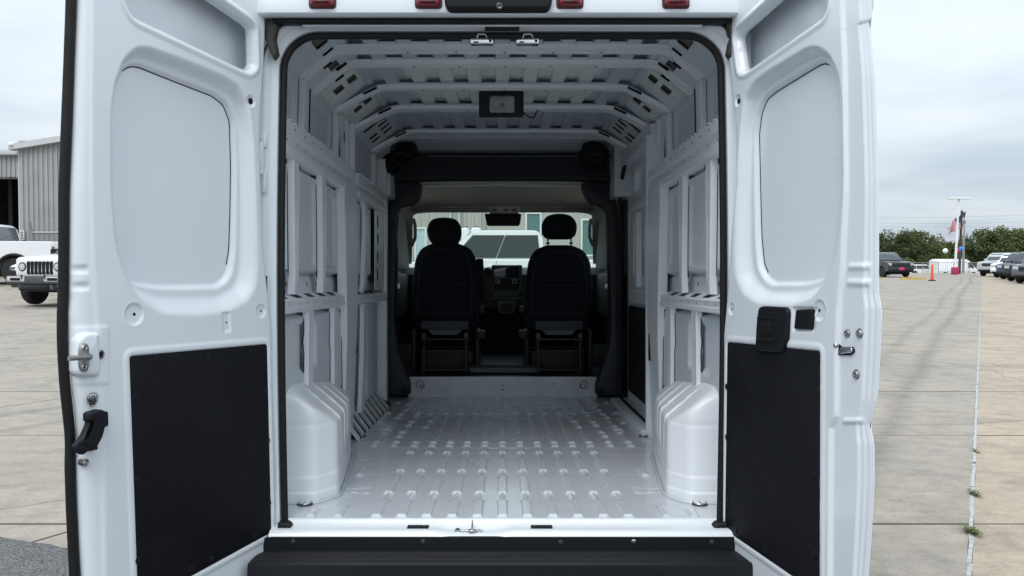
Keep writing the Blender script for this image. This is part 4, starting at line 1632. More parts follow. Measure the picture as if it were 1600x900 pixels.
# shelf over the cab: dark sloping panel with a lighter lip, and the roof step above it
ov = MB()
pf = [(3.08, 1.80), (2.98, 1.795), (2.97, 1.785), (3.0, 1.77), (2.99, 1.70), (2.95, 1.62), (2.95, 1.60), (3.0, 1.588), (3.5, 1.60), (3.5, 1.80)]
xs = list(np.linspace(-.80, .80, 15))
ov.sweep(xs, lambda i: [(xs[i], y - .04 * (xs[i] / .8) ** 2, z - .02 * (xs[i] / .8) ** 4) for y, z in pf], closed=True)
shelf = part(ov, 'overhead_shelf', 'dark', van, 30)
part(MB().box(-.62, .62, 2.955, 2.985, 1.792, 1.806, .005), 'shelf_lip', 'grey', shelf)
part(MB().box(-.55, .55, 2.972, 3.0, 1.766, 1.772, .002), 'shelf_bead', 'grey', shelf)
rstep = MB().hexa([(-.80, 2.62, 1.83), (.80, 2.62, 1.83), (.80, 3.1, 1.80), (-.80, 3.1, 1.80), (-.80, 2.62, 1.87), (.80, 2.62, 1.87), (.80, 3.1, 1.86), (-.80, 3.1, 1.86)])
part(rstep, 'roof_front_panel', 'skin')
for s in (-1, 1):
    part(MB().box(s * .78, s * .95, 2.72, 3.1, 1.45, 1.87), 'upper_corner', 'skin')
    # black moulded brackets at the ends of the shelf
    base = [(594, 248), (603, 240), (612, 236), (620, 226), (632, 221), (648, 222), (650, 236), (640, 245), (628, 250), (618, 262), (610, 271), (597, 266)]
    if s > 0:
        base = [(912, 224), (925, 219), (940, 222), (952, 232), (950, 250), (946, 262), (935, 258), (920, 262), (911, 255), (908, 240)]
    o = part(MB().extrude(rounded(pxpoly(base, 2.66), .012, 3), face_frame(2.66), -.14, .0, .03, 3), 'shelf_bracket', 'trim', van, 40)
    cx, cz = pxpoly([(622 if s < 0 else 932, 238)], 2.65)[0]
    part(MB().box(cx - .05, cx + .06, 2.645, 2.67, cz - .02, cz + .01, .006), 'bracket_rib', 'black', o)

# ------------------------------------------------------------------ cab shell
hl = MB()
xs = list(np.linspace(-.93, .93, 25))
hpr = [(3.00, 1.592), (3.02, 1.580), (3.3, 1.560), (3.9, 1.535), (4.30, 1.505), (4.38, 1.485)]


def hsec(i):
    x = xs[i]
    dz = -.03 * max(0, (abs(x) - .5) / .43) ** 2 - .10 * max(0, (abs(x) - .74) / .19) ** 2
    return [(x, y, z + dz) for y, z in hpr]


hl.sweep(xs, hsec)
headliner = part(hl, 'headliner', 'beige', van, 60)
# lip of the headliner seen against the shelf
m2 = MB()
lipx = [(-.70, 1.40), (-.685, 1.48), (-.645, 1.535), (-.57, 1.558), (0, 1.568), (.57, 1.558), (.64, 1.535), (.675, 1.48), (.69, 1.40)]
m2.tube([(x, 3.06, z) for x, z in lipx], .010, 8)
part(m2, 'headliner_lip', 'beige', headliner, 60)
for (xa, xb_) in ((-.80, -.12), (.16, .80)):
    part(MB().hexa([(xa, 4.16, 1.498), (xb_, 4.16, 1.498), (xb_, 4.185, 1.492), (xa, 4.185, 1.492), (xa, 4.16, 1.525), (xb_, 4.16, 1.525), (xb_, 4.185, 1.525), (xa, 4.185, 1.525)]).box(xa, xb_, 4.17, 4.36, 1.478, 1.496, .006), 'sun_visor', 'visor', headliner)
    part(MB().box((xa + xb_) / 2 - .07, (xa + xb_) / 2 + .07, 4.152, 4.160, 1.502, 1.519, .001), 'visor_label', 'eave', headliner)
oc = MB().extrude(rounded([(-.135, 1.56), (.165, 1.56), (.155, 1.475), (.12, 1.455), (-.09, 1.455), (-.125, 1.475)], .02), face_frame(4.2), -.12, .03, .02, 3)
oco = part(oc, 'overhead_console', 'beige', headliner, 40)
for x in (-.065, .035, .105):
    part(MB().box(x - .025, x + .02, 4.16, 4.172, 1.475, 1.495, .004), 'console_button', 'grey', oco)
mir = MB().extrude(rounded(pxpoly([(757, 334), (815, 334), (812, 353), (761, 353)], 4.2), .02), face_frame(4.2), -.02, .02, .008, 2)
part(mir, 'inner_mirror', 'black', van, 40)
for s in (-1, 1):
    # windscreen pillars with pale trim and a grab handle
    m2 = MB()
    m2.sweep([0, 1, 2, 3], lambda i: [[(s * (.845 + .035 * i + dx), 4.36 + .27 * i + dy, 1.50 - .155 * i) for dx, dy in ((-.045, -.03), (0, -.06), (.09, -.02), (.09, .05), (-.02, .04))] for _ in (0,)][0], closed=True)
    ap = part(m2, 'windscreen_pillar', 'beige', van, 40)
    m3 = MB().tube([(s * .80, 4.37, 1.42), (s * .79, 4.40, 1.36), (s * .795, 4.45, 1.26), (s * .83, 4.50, 1.19)], .016, 8)
    part(m3, 'grab_handle', 'beige', ap, 60)
    part(MB().box(s * .812, s * .83, 4.36, 4.40, 1.23, 1.36, .004), 'speaker_grille', 'eave', ap)
    # cab side: lower door, pillar and window frame
    part(MB().box(s * .93, s * 1.02, 3.10, 4.95, -.15, .98, .02), 'cab_door', 'dark', van)
    part(MB().box(s * .86, s * .95, 3.25, 4.80, .55, .93, .04), 'door_armrest', 'dark', van)
    part(MB().box(s * .88, s * 1.0, 2.98, 3.32, .9, 1.62, .02), 'door_pillar', 'dark', van)
    part(MB().hexa([(s * .90, 3.95, .97), (s * .98, 3.95, .97), (s * .99, 5.15, .97), (s * .93, 5.15, .97), (s * .86, 3.80, 1.50), (s * .94, 3.80, 1.50), (s * .92, 4.42, 1.50), (s * .87, 4.42, 1.50)]), 'quarter_panel', 'dark', van)
    wg = MB().hexa([(s * .955, 3.30, .97), (s * .965, 3.30, .97), (s * .965, 3.97, .97), (s * .955, 3.97, .97), (s * .92, 3.30, 1.49), (s * .93, 3.30, 1.49), (s * .93, 3.83, 1.49), (s * .92, 3.83, 1.49)])
    part(wg, 'side_window', 'windshield', van)
    part(MB().box(s * .86, s * 1.0, 2.98, 4.45, 1.49, 1.56, .01), 'roof_side_rail', 'dark', van)
    # outer body side, sill line and mirrors
    part(MB().box(s * .985, s * 1.03, .10, 3.10, -.28, 1.62, .015), 'body_side', 'white', van)
    part(MB().box(s * 1.02, s * 1.05, 1.2, 3.1, -.10, .05, .01), 'rub_strip', 'black', van)
    part(MB().box(s * .99, s * 1.035, 3.10, 5.0, -.28, .96, .015), 'cab_side', 'white', van)
    mm = MB().box(s * 1.03, s * 1.22, 4.55, 4.68, .95, 1.30, .03)
    part(mm, 'door_mirror', 'black', van)
    # seat belts hanging at the pillar
    part(MB().bar((s * .80, 3.12, 1.35), (s * .82, 3.15, .35), .045, .004, up=(0, 1, 0)), 'seat_belt', 'fabric', van)
    part(MB().box(s * .76, s * .80, 3.10, 3.13, .80, .845, .008), 'belt_buckle', 'steel', van)
ws = MB().hexa([(-.98, 5.20, .98), (.98, 5.20, .98), (.98, 5.206, .984), (-.98, 5.206, .984), (-.86, 4.42, 1.505), (.86, 4.42, 1.505), (.86, 4.426, 1.509), (-.86, 4.426, 1.509)])
part(ws, 'windscreen', 'windshield', van)
cr = MB()
cr.sweep([0, 1, 2, 3], lambda i: [(x, (2.95, 3.4, 4.0, 4.46)[i], (1.965, 1.90, 1.74, 1.53)[i] - .06 * (x / .95) ** 4) for x in np.linspace(-.96, .96, 13)])
part(cr, 'cab_roof', 'white', van, 60)
for s in (-1, 1):
    part(MB().hexa([(s * .93, 2.95, 1.50), (s * 1.0, 2.95, 1.50), (s * .96, 4.46, 1.48), (s * .90, 4.46, 1.48), (s * .92, 2.95, 1.93), (s * .97, 2.95, 1.93), (s * .955, 4.46, 1.53), (s * .90, 4.46, 1.53)]), 'cab_roof_side', 'white', van)
# nose, bonnet, underbody
ns = MB()
npf = [(4.98, -.25), (5.62, -.25), (5.70, .0), (5.66, .55), (5.55, .80), (5.22, .985), (5.14, .98), (5.14, .2), (4.98, .1)]
ns.extrude(npf, ((-1.0, 0, 0), (0, 1, 0), (0, 0, 1), (1, 0, 0)), 0, 2.0)
part(ns, 'nose', 'white', van, 40)
part(MB().box(-.98, .98, .05, 5.0, -.16, -.035), 'underbody', 'black', van)
part(MB().box(-.93, .93, 3.11, 5.1, -.03, .03), 'cab_floor', 'dark', van)
part(MB().box(-.90, .90, 3.12, 4.3, .035, .12, .02), 'cab_mat', 'dark', van)
for s in (-1, 1):
    for (y, dz) in ((.75, 0), (4.30, .095)):
        zc = -VAN_H + .345 + dz + .02
        wl = empty('road_wheel', (s * .90, y, zc), 0, van)
        m2 = MB().lathe([(.20, -.11), (.32, -.11), (.343, -.08), (.345, .08), (.32, .11), (.20, .11)], (0, 0, 0), (1, 0, 0), 28)
        part(m2, 'tyre', 'tyre', wl)
        m2 = MB().lathe([(.20, -.09), (.20, .09), (.12, .07), (.05, .09)], (0, 0, 0), (s, 0, 0), 20)
        part(m2, 'rim', 'rim', wl)

# ------------------------------------------------------------------ dashboard
dp = [(5.12, .12), (4.80, .15), (4.72, .35), (4.55, .52), (4.46, .62), (4.44, .80), (4.48, .92), (4.56, .965), (4.9, .995), (5.19, .985)]
db = MB().extrude(dp, ((-.93, 0, 0), (0, 1, 0), (0, 0, 1), (1, 0, 0)), 0, 1.86)
dash = part(db, 'dashboard', 'dark', van, 30)
part(MB().extrude(rounded(pxpoly([(768, 414), (816, 414), (816, 455), (808, 464), (772, 464), (767, 455)], 4.40), .015), face_frame(4.40), -.08, .01, .012, 3), 'centre_stack', 'darkgrey', dash)
part(MB().extrude(rounded(pxpoly([(771, 415), (811, 415), (811, 434), (771, 434)], 4.385), .008), face_frame(4.385), -.02, .008, .003, 2), 'radio_screen', 'carglass', dash)
part(MB().extrude(rounded(pxpoly([(771, 436), (812, 436), (810, 453), (773, 453)], 4.385), .01), face_frame(4.385), -.02, .006, .004, 2), 'heater_panel', 'black', dash)
for px in (777, 804):
    p = at(px, 440, 4.37)
    part(MB().lathe([(.022, 0), (.022, .014), (.018, .016)], (p.x, 4.38, p.z), (0, -1, 0), 16), 'knob_ring', 'steel', dash)
    part(MB().lathe([(.014, .0), (.014, .02)], (p.x, 4.375, p.z), (0, -1, 0), 14), 'knob', 'black', dash)
p = at(762, 425, 4.42)
part(MB().lathe([(.038, 0), (.038, .012), (.028, .016)], (p.x, 4.41, p.z), (0, -1, 0), 18), 'air_vent', 'black', dash)
part(MB().box(-.10, .18, 4.36, 4.42, .695, .715, .006), 'stack_shelf', 'darkgrey', dash)
cup = MB().extrude(rounded(pxpoly([(777, 470), (806, 470), (804, 490), (779, 490)], 4.3), .012), face_frame(4.3), -.2, .01, .006, 2)
part(cup, 'cup_holder', 'darkgrey', dash)
part(MB().extrude(rounded(pxpoly([(782, 474), (801, 474), (800, 487), (783, 487)], 4.28), .008), face_frame(4.28), -.01, .004, .002, 1), 'cup_recess', 'black', dash)
part(MB().box(-.30, .32, 3.5, 4.5, .12, .20, .03), 'tunnel_mat', 'dark', van)
part(MB().box(-.26, .28, 3.48, 3.52, .13, .17, .012), 'mat_edge', 'grey', van)
# steering wheel behind the left seat
sw = MB().tube([(-.47 + .19 * math.cos(a), 4.22 + .07 * math.sin(a), .93 + .17 * math.sin(a)) for a in np.linspace(0, 6.28, 26, endpoint=False)], .016, 8, True)
sw.bar((-.47, 4.27, .93), (-.47, 4.5, .80), .07, .07)
sw.bar((-.66, 4.22, .93), (-.28, 4.22, .93), .03, .05)
part(sw, 'steering_wheel', 'black', van)

# ------------------------------------------------------------------ seats
def seat(s, back, head, Yb, label, raised):
    root = empty('seat', (0, 0, 0), 0, van)
    root['label'] = label
    bk = rounded(pxpoly(back, Yb), .035, 4)
    part(MB().extrude(bk, face_frame(Yb), -.10, .045, .045, 5), 'backrest', 'fabric', root, 60)
    hd_ = rounded(pxpoly(head, Yb + .02), .05, 5)
    hm = MB().extrude(hd_, face_frame(Yb + .02), -.04, .055, .05, 5)
    part(hm, 'headrest', 'fabric', root, 60)
    cxs = sum(p[0] for p in bk) / len(bk)
    sm_ = inset(bk, .052)
    part(MB().tube([(q[0], Yb - .0455, q[1]) for q in sm_], .0022, 5, True), 'seam_piping', 'darkgrey', root)
    zm = sum(p[1] for p in bk) / len(bk) - .05
    part(MB().tube([(cxs - .17, Yb - .0455, zm), (cxs + .17, Yb - .0455, zm)], .0018, 5), 'seam_piping', 'darkgrey', root)
    for dx in (-.085, .10):
        x0 = cxs + dx
        part(MB().tube([(x0, Yb + .03, 1.10), (x0, Yb + .03, 1.26)], .007, 8), 'headrest_post', 'chrome', root)
        if raised:
            part(MB().lathe([(.016, 0), (.016, .012)], (x0, Yb + .03, 1.155), (0, 0, 1), 10), 'post_collar', 'black', root)
    # base: cushion, hinge plate, tubular frame, rails
    part(MB().box(cxs - .25, cxs + .25, Yb - .02, Yb + .52, .47, .62, .05), 'cushion', 'fabric', root, 60)
    part(MB().box(cxs - .185, cxs + .185, Yb - .055, Yb - .04, .475, .545, .006), 'back_plate', 'darkgrey', root)
    part(MB().extrude(rounded([(cxs - .135, .473), (cxs + .135, .473), (cxs + .10, .435), (cxs - .10, .435)], .008), face_frame(Yb - .03), -.005, .005, .002), 'pan_label', 'grey', root)
    fm = MB()
    fx = .165
    for dx in (-fx, fx):
        fm.tube([(cxs + dx, Yb - .05, .13), (cxs + dx, Yb - .05, .40)], .011, 8)
        fm.tube([(cxs + dx, Yb + .40, .13), (cxs + dx, Yb + .40, .45)], .011, 8)
        fm.bar((cxs + dx, Yb - .06, .43), (cxs + dx, Yb + .45, .43), .03, .04)
    for z in (.40, .31, .16):
        fm.tube([(cxs - fx - .02, Yb - .055, z), (cxs + fx + .02, Yb - .055, z)], .008, 8)
    part(fm, 'seat_frame', 'darksteel', root, 50)
    part(MB().box(cxs - .22, cxs + .22, Yb + .12, Yb + .42, .12, .30, .02), 'battery_box', 'dark', root)
    part(MB().box(cxs - .27, cxs - .235, Yb + .0, Yb + .4, .12, .47, .015), 'side_shield', 'dark', root)
    part(MB().box(cxs + .235, cxs + .27, Yb + .0, Yb + .4, .12, .47, .015), 'side_shield', 'dark', root)
    side_in = 1 if s < 0 else -1
    part(MB().box(cxs + side_in * .27, cxs + side_in * .31, Yb - .01, Yb + .10, .60, .66, .012), 'recline_knob', 'dark', root)
    part(MB().box(cxs + side_in * .25, cxs + side_in * .32, Yb - .05, Yb + .06, .40, .47, .015), 'belt_anchor', 'dark', root)
    if s < 0:
        ar = MB().extrude(rounded(pxpoly([(744, 404), (755, 404), (757, 470), (746, 472)], Yb + .08), .012, 3), face_frame(Yb + .08), -.06, .03, .012, 3)
        part(ar, 'folded_armrest', 'fabric', root, 60)
    return root


seat(-1, [(651, 500), (740, 500), (747, 490), (748, 445), (744, 405), (735, 388), (716, 380), (676, 380), (658, 388), (649, 405), (644, 445), (643, 490)],
     [(676, 384), (712, 384), (721, 372), (721, 355), (714, 343), (702, 340), (686, 340), (674, 343), (667, 355), (668, 370)], 3.50, 'black driver seat with folded armrest, headrest pushed down', False)
seat(1, [(828, 500), (917, 500), (924, 490), (926, 445), (922, 408), (912, 391), (893, 383), (853, 383), (835, 391), (826, 408), (821, 445), (820, 490)],
     [(855, 374), (892, 374), (900, 367), (902, 350), (894, 338), (882, 334), (866, 334), (853, 338), (846, 350), (847, 367)], 3.50, 'black passenger seat with its headrest raised on two bare posts', True)

# ------------------------------------------------------------------ rear doors
class DoorPlane:
    """the inner face of an open door: u from the hinge to the free edge, z up, n towards the viewer"""

    def __init__(self, s, phi, xh, y0=-.02):
        self.s, self.xh, self.y0 = s, xh, y0
        self.si, self.co = math.sin(R(phi)), math.cos(R(phi))
        self.o = Vector((s * xh, y0, 0))
        self.d = Vector((s * self.si, -self.co, 0))
        self.n = Vector((-s * self.co, -self.si, 0))

    def uz(self, px, py, dd=0.0):
        kx = (px - CX) / F
        D = (self.co * self.xh + (self.y0 - CAM_Y) * self.si - dd) / (self.s * self.co * kx + self.si)
        p = Vector((kx * D, D + CAM_Y, CAM_Z - (py - CY) / F * D))
        return ((p - self.o).dot(self.d), p.z)

    def poly(self, pts, dd=0.0):
        return [self.uz(x, y, dd) for x, y in pts]

    def frame(self, dd=0.0):
        return (self.o + self.n * dd, self.d, Vector((0, 0, 1)), self.n)

    def p3(self, u, z, dd=0.0):
        return self.o + self.d * u + self.n * dd + Vector((0, 0, z))


def make_door(pl, name, label, hinge, free, crease, roll, pocket, rout, rin, trim, pins, dimples, slots, emboss, ztop=1.93):
    hu = sorted([pl.uz(x, y) for x, y in hinge], key=lambda q: q[1])
    fu = sorted([pl.uz(x, y, -roll) for x, y in free], key=lambda q: q[1])
    cu = sorted([pl.uz(x, y) for x, y in crease], key=lambda q: q[1])
    ip = lambda tab, z: np.interp(z, [q[1] for q in tab], [q[0] for q in tab])
    zb = -.165
    h = .004
    zz = np.arange(zb, ztop, h)
    tt = np.linspace(0, 1, 205)
    uh, uf = ip(hu, zz), ip(fu, zz)
    # rounded lower and upper hinge corners
    uh = uh + .20 * np.clip((-.055 - zz) / .11, 0, 1) ** 1.6 + .10 * np.clip((zz - (ztop - .12)) / .12, 0, 1) ** 2.5
    U = uh[None, :] * (1 - tt[:, None]) + uf[None, :] * tt[:, None]
    Z = np.repeat(zz[None, :], len(tt), 0)
    U, Z = U.copy(), Z.copy()
    P0 = rounded(pl.poly(pocket), .022, 6)
    PO = rounded(pl.poly(rout), .02, 4)
    PI_ = rounded(pl.poly(rin, -.05), .015, 4)
    T0 = rounded(pl.poly(trim), .012, 5)
    for off in (0.0, -.013, -.0175):
        snap(U, Z, P0, h, off)
    snap(U, Z, PI_, h, 0)
    d = np.zeros_like(U)
    # free edge rolls away
    uc, ufz = ip(cu, Z), ip(fu, Z)
    t = np.clip((U - uc) / np.maximum(1e-4, ufz - uc), 0, 1)
    if pl.s < 0:
        d -= roll * (1 - np.sqrt(np.maximum(0, 1 - (t * .995) ** 2.2)))
        d -= .004 * smooth(t / .30)
    else:
        d -= .010 * smooth(t / .10) + .004 * t + (roll - .014) * (.45 * smooth((t - .70) / .05) + .30 * smooth((t - .82) / .05) + .25 * smooth((t - .93) / .06))
    # hinge edge
    e = np.clip((.018 - (U - ip(hu, Z))) / .018, 0, 1)
    d -= .014 * e ** 2
    # big well with its two-step wall
    a = -sdf(U, Z, PO)[0]
    b = np.maximum(0, sdf(U, Z, PI_)[0])
    t = np.where(a <= 0, 0, a / np.maximum(1e-6, a + b))
    d -= .05 * (.70 * smooth(t / .62) + .30 * smooth((t - .78) / .20))
    # window pocket
    q = sdf(U, Z, P0)[0]
    qp = q
    d += .0035 * smooth(np.clip((.016 - np.abs(q - .002)) / .012, 0, 1))
    d -= .010 * np.clip(-q / .013, 0, 1) + .016 * np.clip((-q - .013) / .0045, 0, 1)
    # seat of the trim panel
    q = sdf(U, Z, T0)[0]
    d += .003 * smooth(np.clip((.016 - np.abs(q - .008)) / .010, 0, 1))
    d -= .005 * np.clip((.003 - q) / .006, 0, 1)
    for (px, py, r, dep, bead) in dimples:
        cu_, cz_ = pl.uz(px, py)
        rr = np.sqrt((U - cu_) ** 2 + (Z - cz_) ** 2)
        d -= dep * smooth((r - rr) / .006 + .5)
        d += bead * np.clip(1 - np.abs(rr - r - .004) / .006, 0, 1)
    for (pts, dep, r) in slots:
        q = sdf(U, Z, rounded(pl.poly(pts), r, 3))[0]
        d += dep * smooth(np.clip(-q / .007 + .3, 0, 1))
    for pts, dep in emboss:
        q = sdf(U, Z, rounded(pl.poly(pts), .010, 3))[0]
        d += dep * smooth(np.clip(-q / .012, 0, 1))
    o, dv, n = np.array(pl.o), np.array(pl.d), np.array(pl.n)
    P = o + U[..., None] * dv + d[..., None] * n
    P[..., 2] += Z
    me = grid_mesh(P)
    # the window pocket is a real opening into the hollow of the door
    bmq = bmesh.new()
    bmq.from_mesh(me)
    bmq.verts.ensure_lookup_table()
    qf = qp.ravel()
    dead = [f for f in bmq.faces if min(qf[v.index] for v in f.verts) < -.0215]
    bmesh.ops.delete(bmq, geom=dead, context='FACES')
    bmq.to_mesh(me)
    bmq.free()
    door = link_mesh(name, me, 'white', van, 60)
    part(MB().extrude(inset(P0, -.06), pl.frame(0), -.098, -.090), 'pocket_floor', 'white', door, 40)
    fl_ = MB()      # clean turned-in lip of the opening
    lips = [(inset(P0, .0165), -.0175), (inset(P0, .0185), -.022), (inset(P0, .0190), -.034), (inset(P0, .0165), -.036)]
    kk = len(P0)
    fl_.add([pl.p3(a_, b_, d_) for lp_, d_ in lips for a_, b_ in lp_], [(r_ * kk + q_, r_ * kk + (q_ + 1) % kk, (r_ + 1) * kk + (q_ + 1) % kk, (r_ + 1) * kk + q_) for r_ in range(3) for q_ in range(kk)])
    part(fl_, 'pocket_lip', 'white', door, 60)
    door['label'] = label
    # outer skin: a shallow shell closing the back
    i0 = list(range(0, len(zz), 6)) + [len(zz) - 1]
    j0 = list(range(0, len(tt), 10)) + [len(tt) - 1]
    loop = [(0, i) for i in i0] + [(j, len(zz) - 1) for j in j0[1:]] + [(len(tt) - 1, i) for i in reversed(i0[:-1])] + [(j, 0) for j in reversed(j0[1:-1])]
    mb = MB()
    top = [Vector(P[j, i]) for j, i in loop]
    jl = len(tt) - 1
    mid = [pl.p3(U[j, i], Z[j, i], min(d[j, i] - .003, -.02)) for j, i in loop]
    bot = [pl.p3(max(U[0, i] + .004, min(U[j, i], ip(fu, Z[j, i]) - .15)), Z[j, i], -.10) for j, i in loop]
    m = len(loop)
    mb.add(top + mid + bot, [(k, (k + 1) % m, m + (k + 1) % m, m + k) for k in range(m)]
           + [(m + k, m + (k + 1) % m, 2 * m + (k + 1) % m, 2 * m + k) for k in range(m)] + [tuple(range(2 * m, 3 * m))])
    part(mb, 'outer_skin', 'white', door, 40)
    # black trim panel and its push pins
    o_ = MB().extrude(inset(T0, .001), pl.frame(0), -.008, .003, .004, 2)
    tr = part(o_, 'trim_panel', 'trim', door, 40)
    for (px, py) in pins:
        u, z = pl.uz(px, py)
        part(MB().lathe([(.0105, 0), (.0105, .002), (.006, .0035), (.004, .0025)], pl.p3(u, z, .003), pl.n, 12), 'push_pin', 'black', door)
    return door, (PI_, P0, T0, fu)


# left door
LP_ = DoorPlane(-1, 25, .80)
free_l = [(120, -120), (121, 0), (117, 100), (114, 200), (110, 300), (109, 400), (109, 468), (107, 492), (108, 540), (112, 600), (117, 640), (121, 690), (119, 720), (121, 780), (124, 850), (127, 900), (134, 1010)]
left_door, ctr_l = make_door(
    LP_, 'rear_door', 'left rear door, opened wide, with black pull handle and steel striker pin',
    hinge=[(420, -60), (415, 10), (418, 43), (416, 90), (413, 133), (409, 200), (411, 290), (414, 383), (421, 451), (427, 507), (428, 565), (430, 616), (435, 730), (435, 807), (435, 870)],
    free=free_l, crease=[(148, -120), (147, 0), (145, 150), (146, 300), (150, 420), (157, 500), (161, 600), (166, 720), (167, 900), (168, 1010)], roll=.032,
    pocket=[(193, 4), (207, 31), (390, 118), (403, 108), (401, 42), (391, 30), (215, -95), (180, -95)],
    rout=[(173, 298), (172, 180), (178, 130), (192, 92), (212, 72), (232, 71), (300, 95), (352, 117), (375, 132), (390, 160), (397, 215), (401, 300), (405, 420), (402, 450), (388, 474), (350, 492), (300, 496), (249, 492), (220, 470), (199, 440), (185, 404), (178, 369)],
    rin=[(174, 300), (174, 180), (180, 130), (190, 110), (203, 104), (215, 105), (270, 127), (330, 150), (348, 164), (358, 190), (360, 260), (359, 330), (357, 390), (352, 420), (345, 434), (334, 442), (249, 443), (203, 441), (192, 420), (182, 380)],
    trim=[(202, 556), (417, 537), (424, 832), (216, 946)],
    pins=[(211, 620), (213, 749), (215, 875), (299, 888), (329, 873), (397, 838), (419, 786), (417, 688), (413, 610), (243, 564), (324, 557), (391, 550)],
    dimples=[(210, 491, .030, .005, .001), (408, 486, .022, .005, .001), (392, 158, .018, .006, .001)],
    slots=[([(347, 488), (359, 487), (361, 518), (350, 519)], -.005, .004)],
    emboss=[([(119, 413), (142, 412), (143, 429), (120, 430)], -.005), ([(120, 440), (143, 439), (144, 455), (121, 457)], -.005), ([(117, 508), (172, 506), (174, 603), (120, 606)], .0025)])

# right door
RP_ = DoorPlane(1, 12, .79)
free_r = [(1360, -120), (1360, 0), (1362, 29), (1358, 34), (1366, 117), (1369, 200), (1372, 283), (1372, 400), (1372, 460), (1377, 482), (1375, 540), (1372, 593), (1370, 626), (1365, 645), (1359, 664), (1365, 697), (1365, 758), (1361, 830), (1356, 896), (1352, 1000)]
right_door, ctr_r = make_door(
    RP_, 'rear_door', 'right rear door with black lock box, square black cap and latch',
    hinge=[(1131, -60), (1132, 30), (1133, 67), (1140, 130), (1147, 200), (1148, 283), (1141, 360), (1138, 400), (1134, 458), (1128, 529), (1127, 600), (1127, 687), (1127, 829), (1127, 870)],
    free=free_r, crease=[(1310, -120), (1312, 0), (1316, 100), (1318, 300), (1312, 420), (1306, 480), (1303, 560), (1303, 650), (1294, 668), (1293, 800), (1292, 1000)], roll=.027,
    pocket=[(1150, 45), (1146, 60), (1153, 116), (1163, 118), (1287, 31), (1295, 14), (1298, -60), (1280, -75)],
    rout=[(1319, 280), (1317, 160), (1311, 112), (1296, 82), (1277, 70), (1258, 73), (1200, 108), (1176, 126), (1162, 150), (1156, 200), (1148, 300), (1145, 400), (1148, 435), (1160, 462), (1185, 477), (1240, 479), (1270, 468), (1285, 448), (1298, 424), (1308, 395), (1314, 350)],
    rin=[(1316, 280), (1314, 160), (1308, 120), (1300, 103), (1290, 99), (1280, 103), (1215, 143), (1200, 155), (1191, 178), (1187, 210), (1189, 300), (1191, 370), (1195, 412), (1203, 431), (1214, 439), (1270, 438), (1292, 432), (1304, 400), (1311, 350)],
    trim=[(1282, 548), (1137, 534), (1133, 828), (1281, 930)],
    pins=[(1143, 545), (1255, 558), (1279, 612), (1276, 740), (1276, 865), (1137, 604), (1137, 683), (1138, 780), (1151, 829), (1197, 861)],
    dimples=[(1280, 485, .028, .005, .001), (1143, 483, .020, .005, .001), (1153, 157, .018, .006, .001)],
    slots=[([(1238, 480), (1274, 480), (1273, 518), (1238, 518)], -.006, .004)],
    emboss=[([(1320, 409), (1352, 409), (1351, 424), (1318, 424)], .005), ([(1318, 433), (1352, 434), (1351, 450), (1316, 449)], .005), ([(1311, 651), (1341, 651), (1341, 665), (1309, 665)], .005)])

# dark tube painting the shadow gap between inner pressing and outer skin
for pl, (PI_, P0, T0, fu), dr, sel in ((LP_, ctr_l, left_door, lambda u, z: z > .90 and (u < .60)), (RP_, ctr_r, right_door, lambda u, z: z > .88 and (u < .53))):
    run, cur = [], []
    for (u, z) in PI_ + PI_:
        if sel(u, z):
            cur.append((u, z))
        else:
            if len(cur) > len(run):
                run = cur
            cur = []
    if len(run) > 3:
        part(MB().tube([pl.p3(u, z, -.0495) for u, z in run], .0019, 6), 'seam_shade', 'gap', dr)

# seal on the free edge of the left door
sp_ = [(114, -120), (113.5, 0), (110, 100), (106, 200), (102, 300), (102, 400), (101, 462), (99.5, 495), (100, 540), (103.5, 600), (109, 650), (113, 690), (111.5, 720), (114, 800), (119, 900), (127, 1010)]
pts = [LP_.uz(x, y, -.034) for x, y in sp_]
zt = np.linspace(min(p[1] for p in pts), 1.93, 90)
pts = sorted(pts, key=lambda q: q[1])
uu = np.interp(zt, [p[1] for p in pts], [p[0] for p in pts])
k_ = np.ones(3) / 3
uu[1:-1] = np.convolve(uu, k_, 'valid')
mb = MB().tube([LP_.p3(u, z, -.040) for u, z in zip(uu, zt)], .0135, 10, ref=tuple(LP_.n), sx=1.0)
part(mb, 'edge_seal', 'rubber', left_door, 60)
# plugs and holes in the dimples
for pl, dr, lst in ((LP_, left_door, ((210, 491, .005), (408, 486, .004), (392, 158, .011), (354, 504, .0035))), (RP_, right_door, ((1280, 485, .005), (1143, 483, .004), (1154, 158, .010)))):
    for px, py, r in lst:
        u, z = pl.uz(px, py, -.004)
        part(MB().lathe([(r, 0), (r, .0015)], pl.p3(u, z, -.0062), pl.n, 12), 'screw_hole', 'black', dr)

# left door: latch block, striker, emblem sticker, handle, bolt
def plate(pl, pts, d0, d1, name, m, parent, r=.006, bev=.004, steps=3, dd=None, angle=40):
    pp = rounded(pl.poly(pts, d1 if dd is None else dd), r, 4)
    return part(MB().extrude(pp, pl.frame(0), d0, d1, bev, steps), name, m, parent, angle)


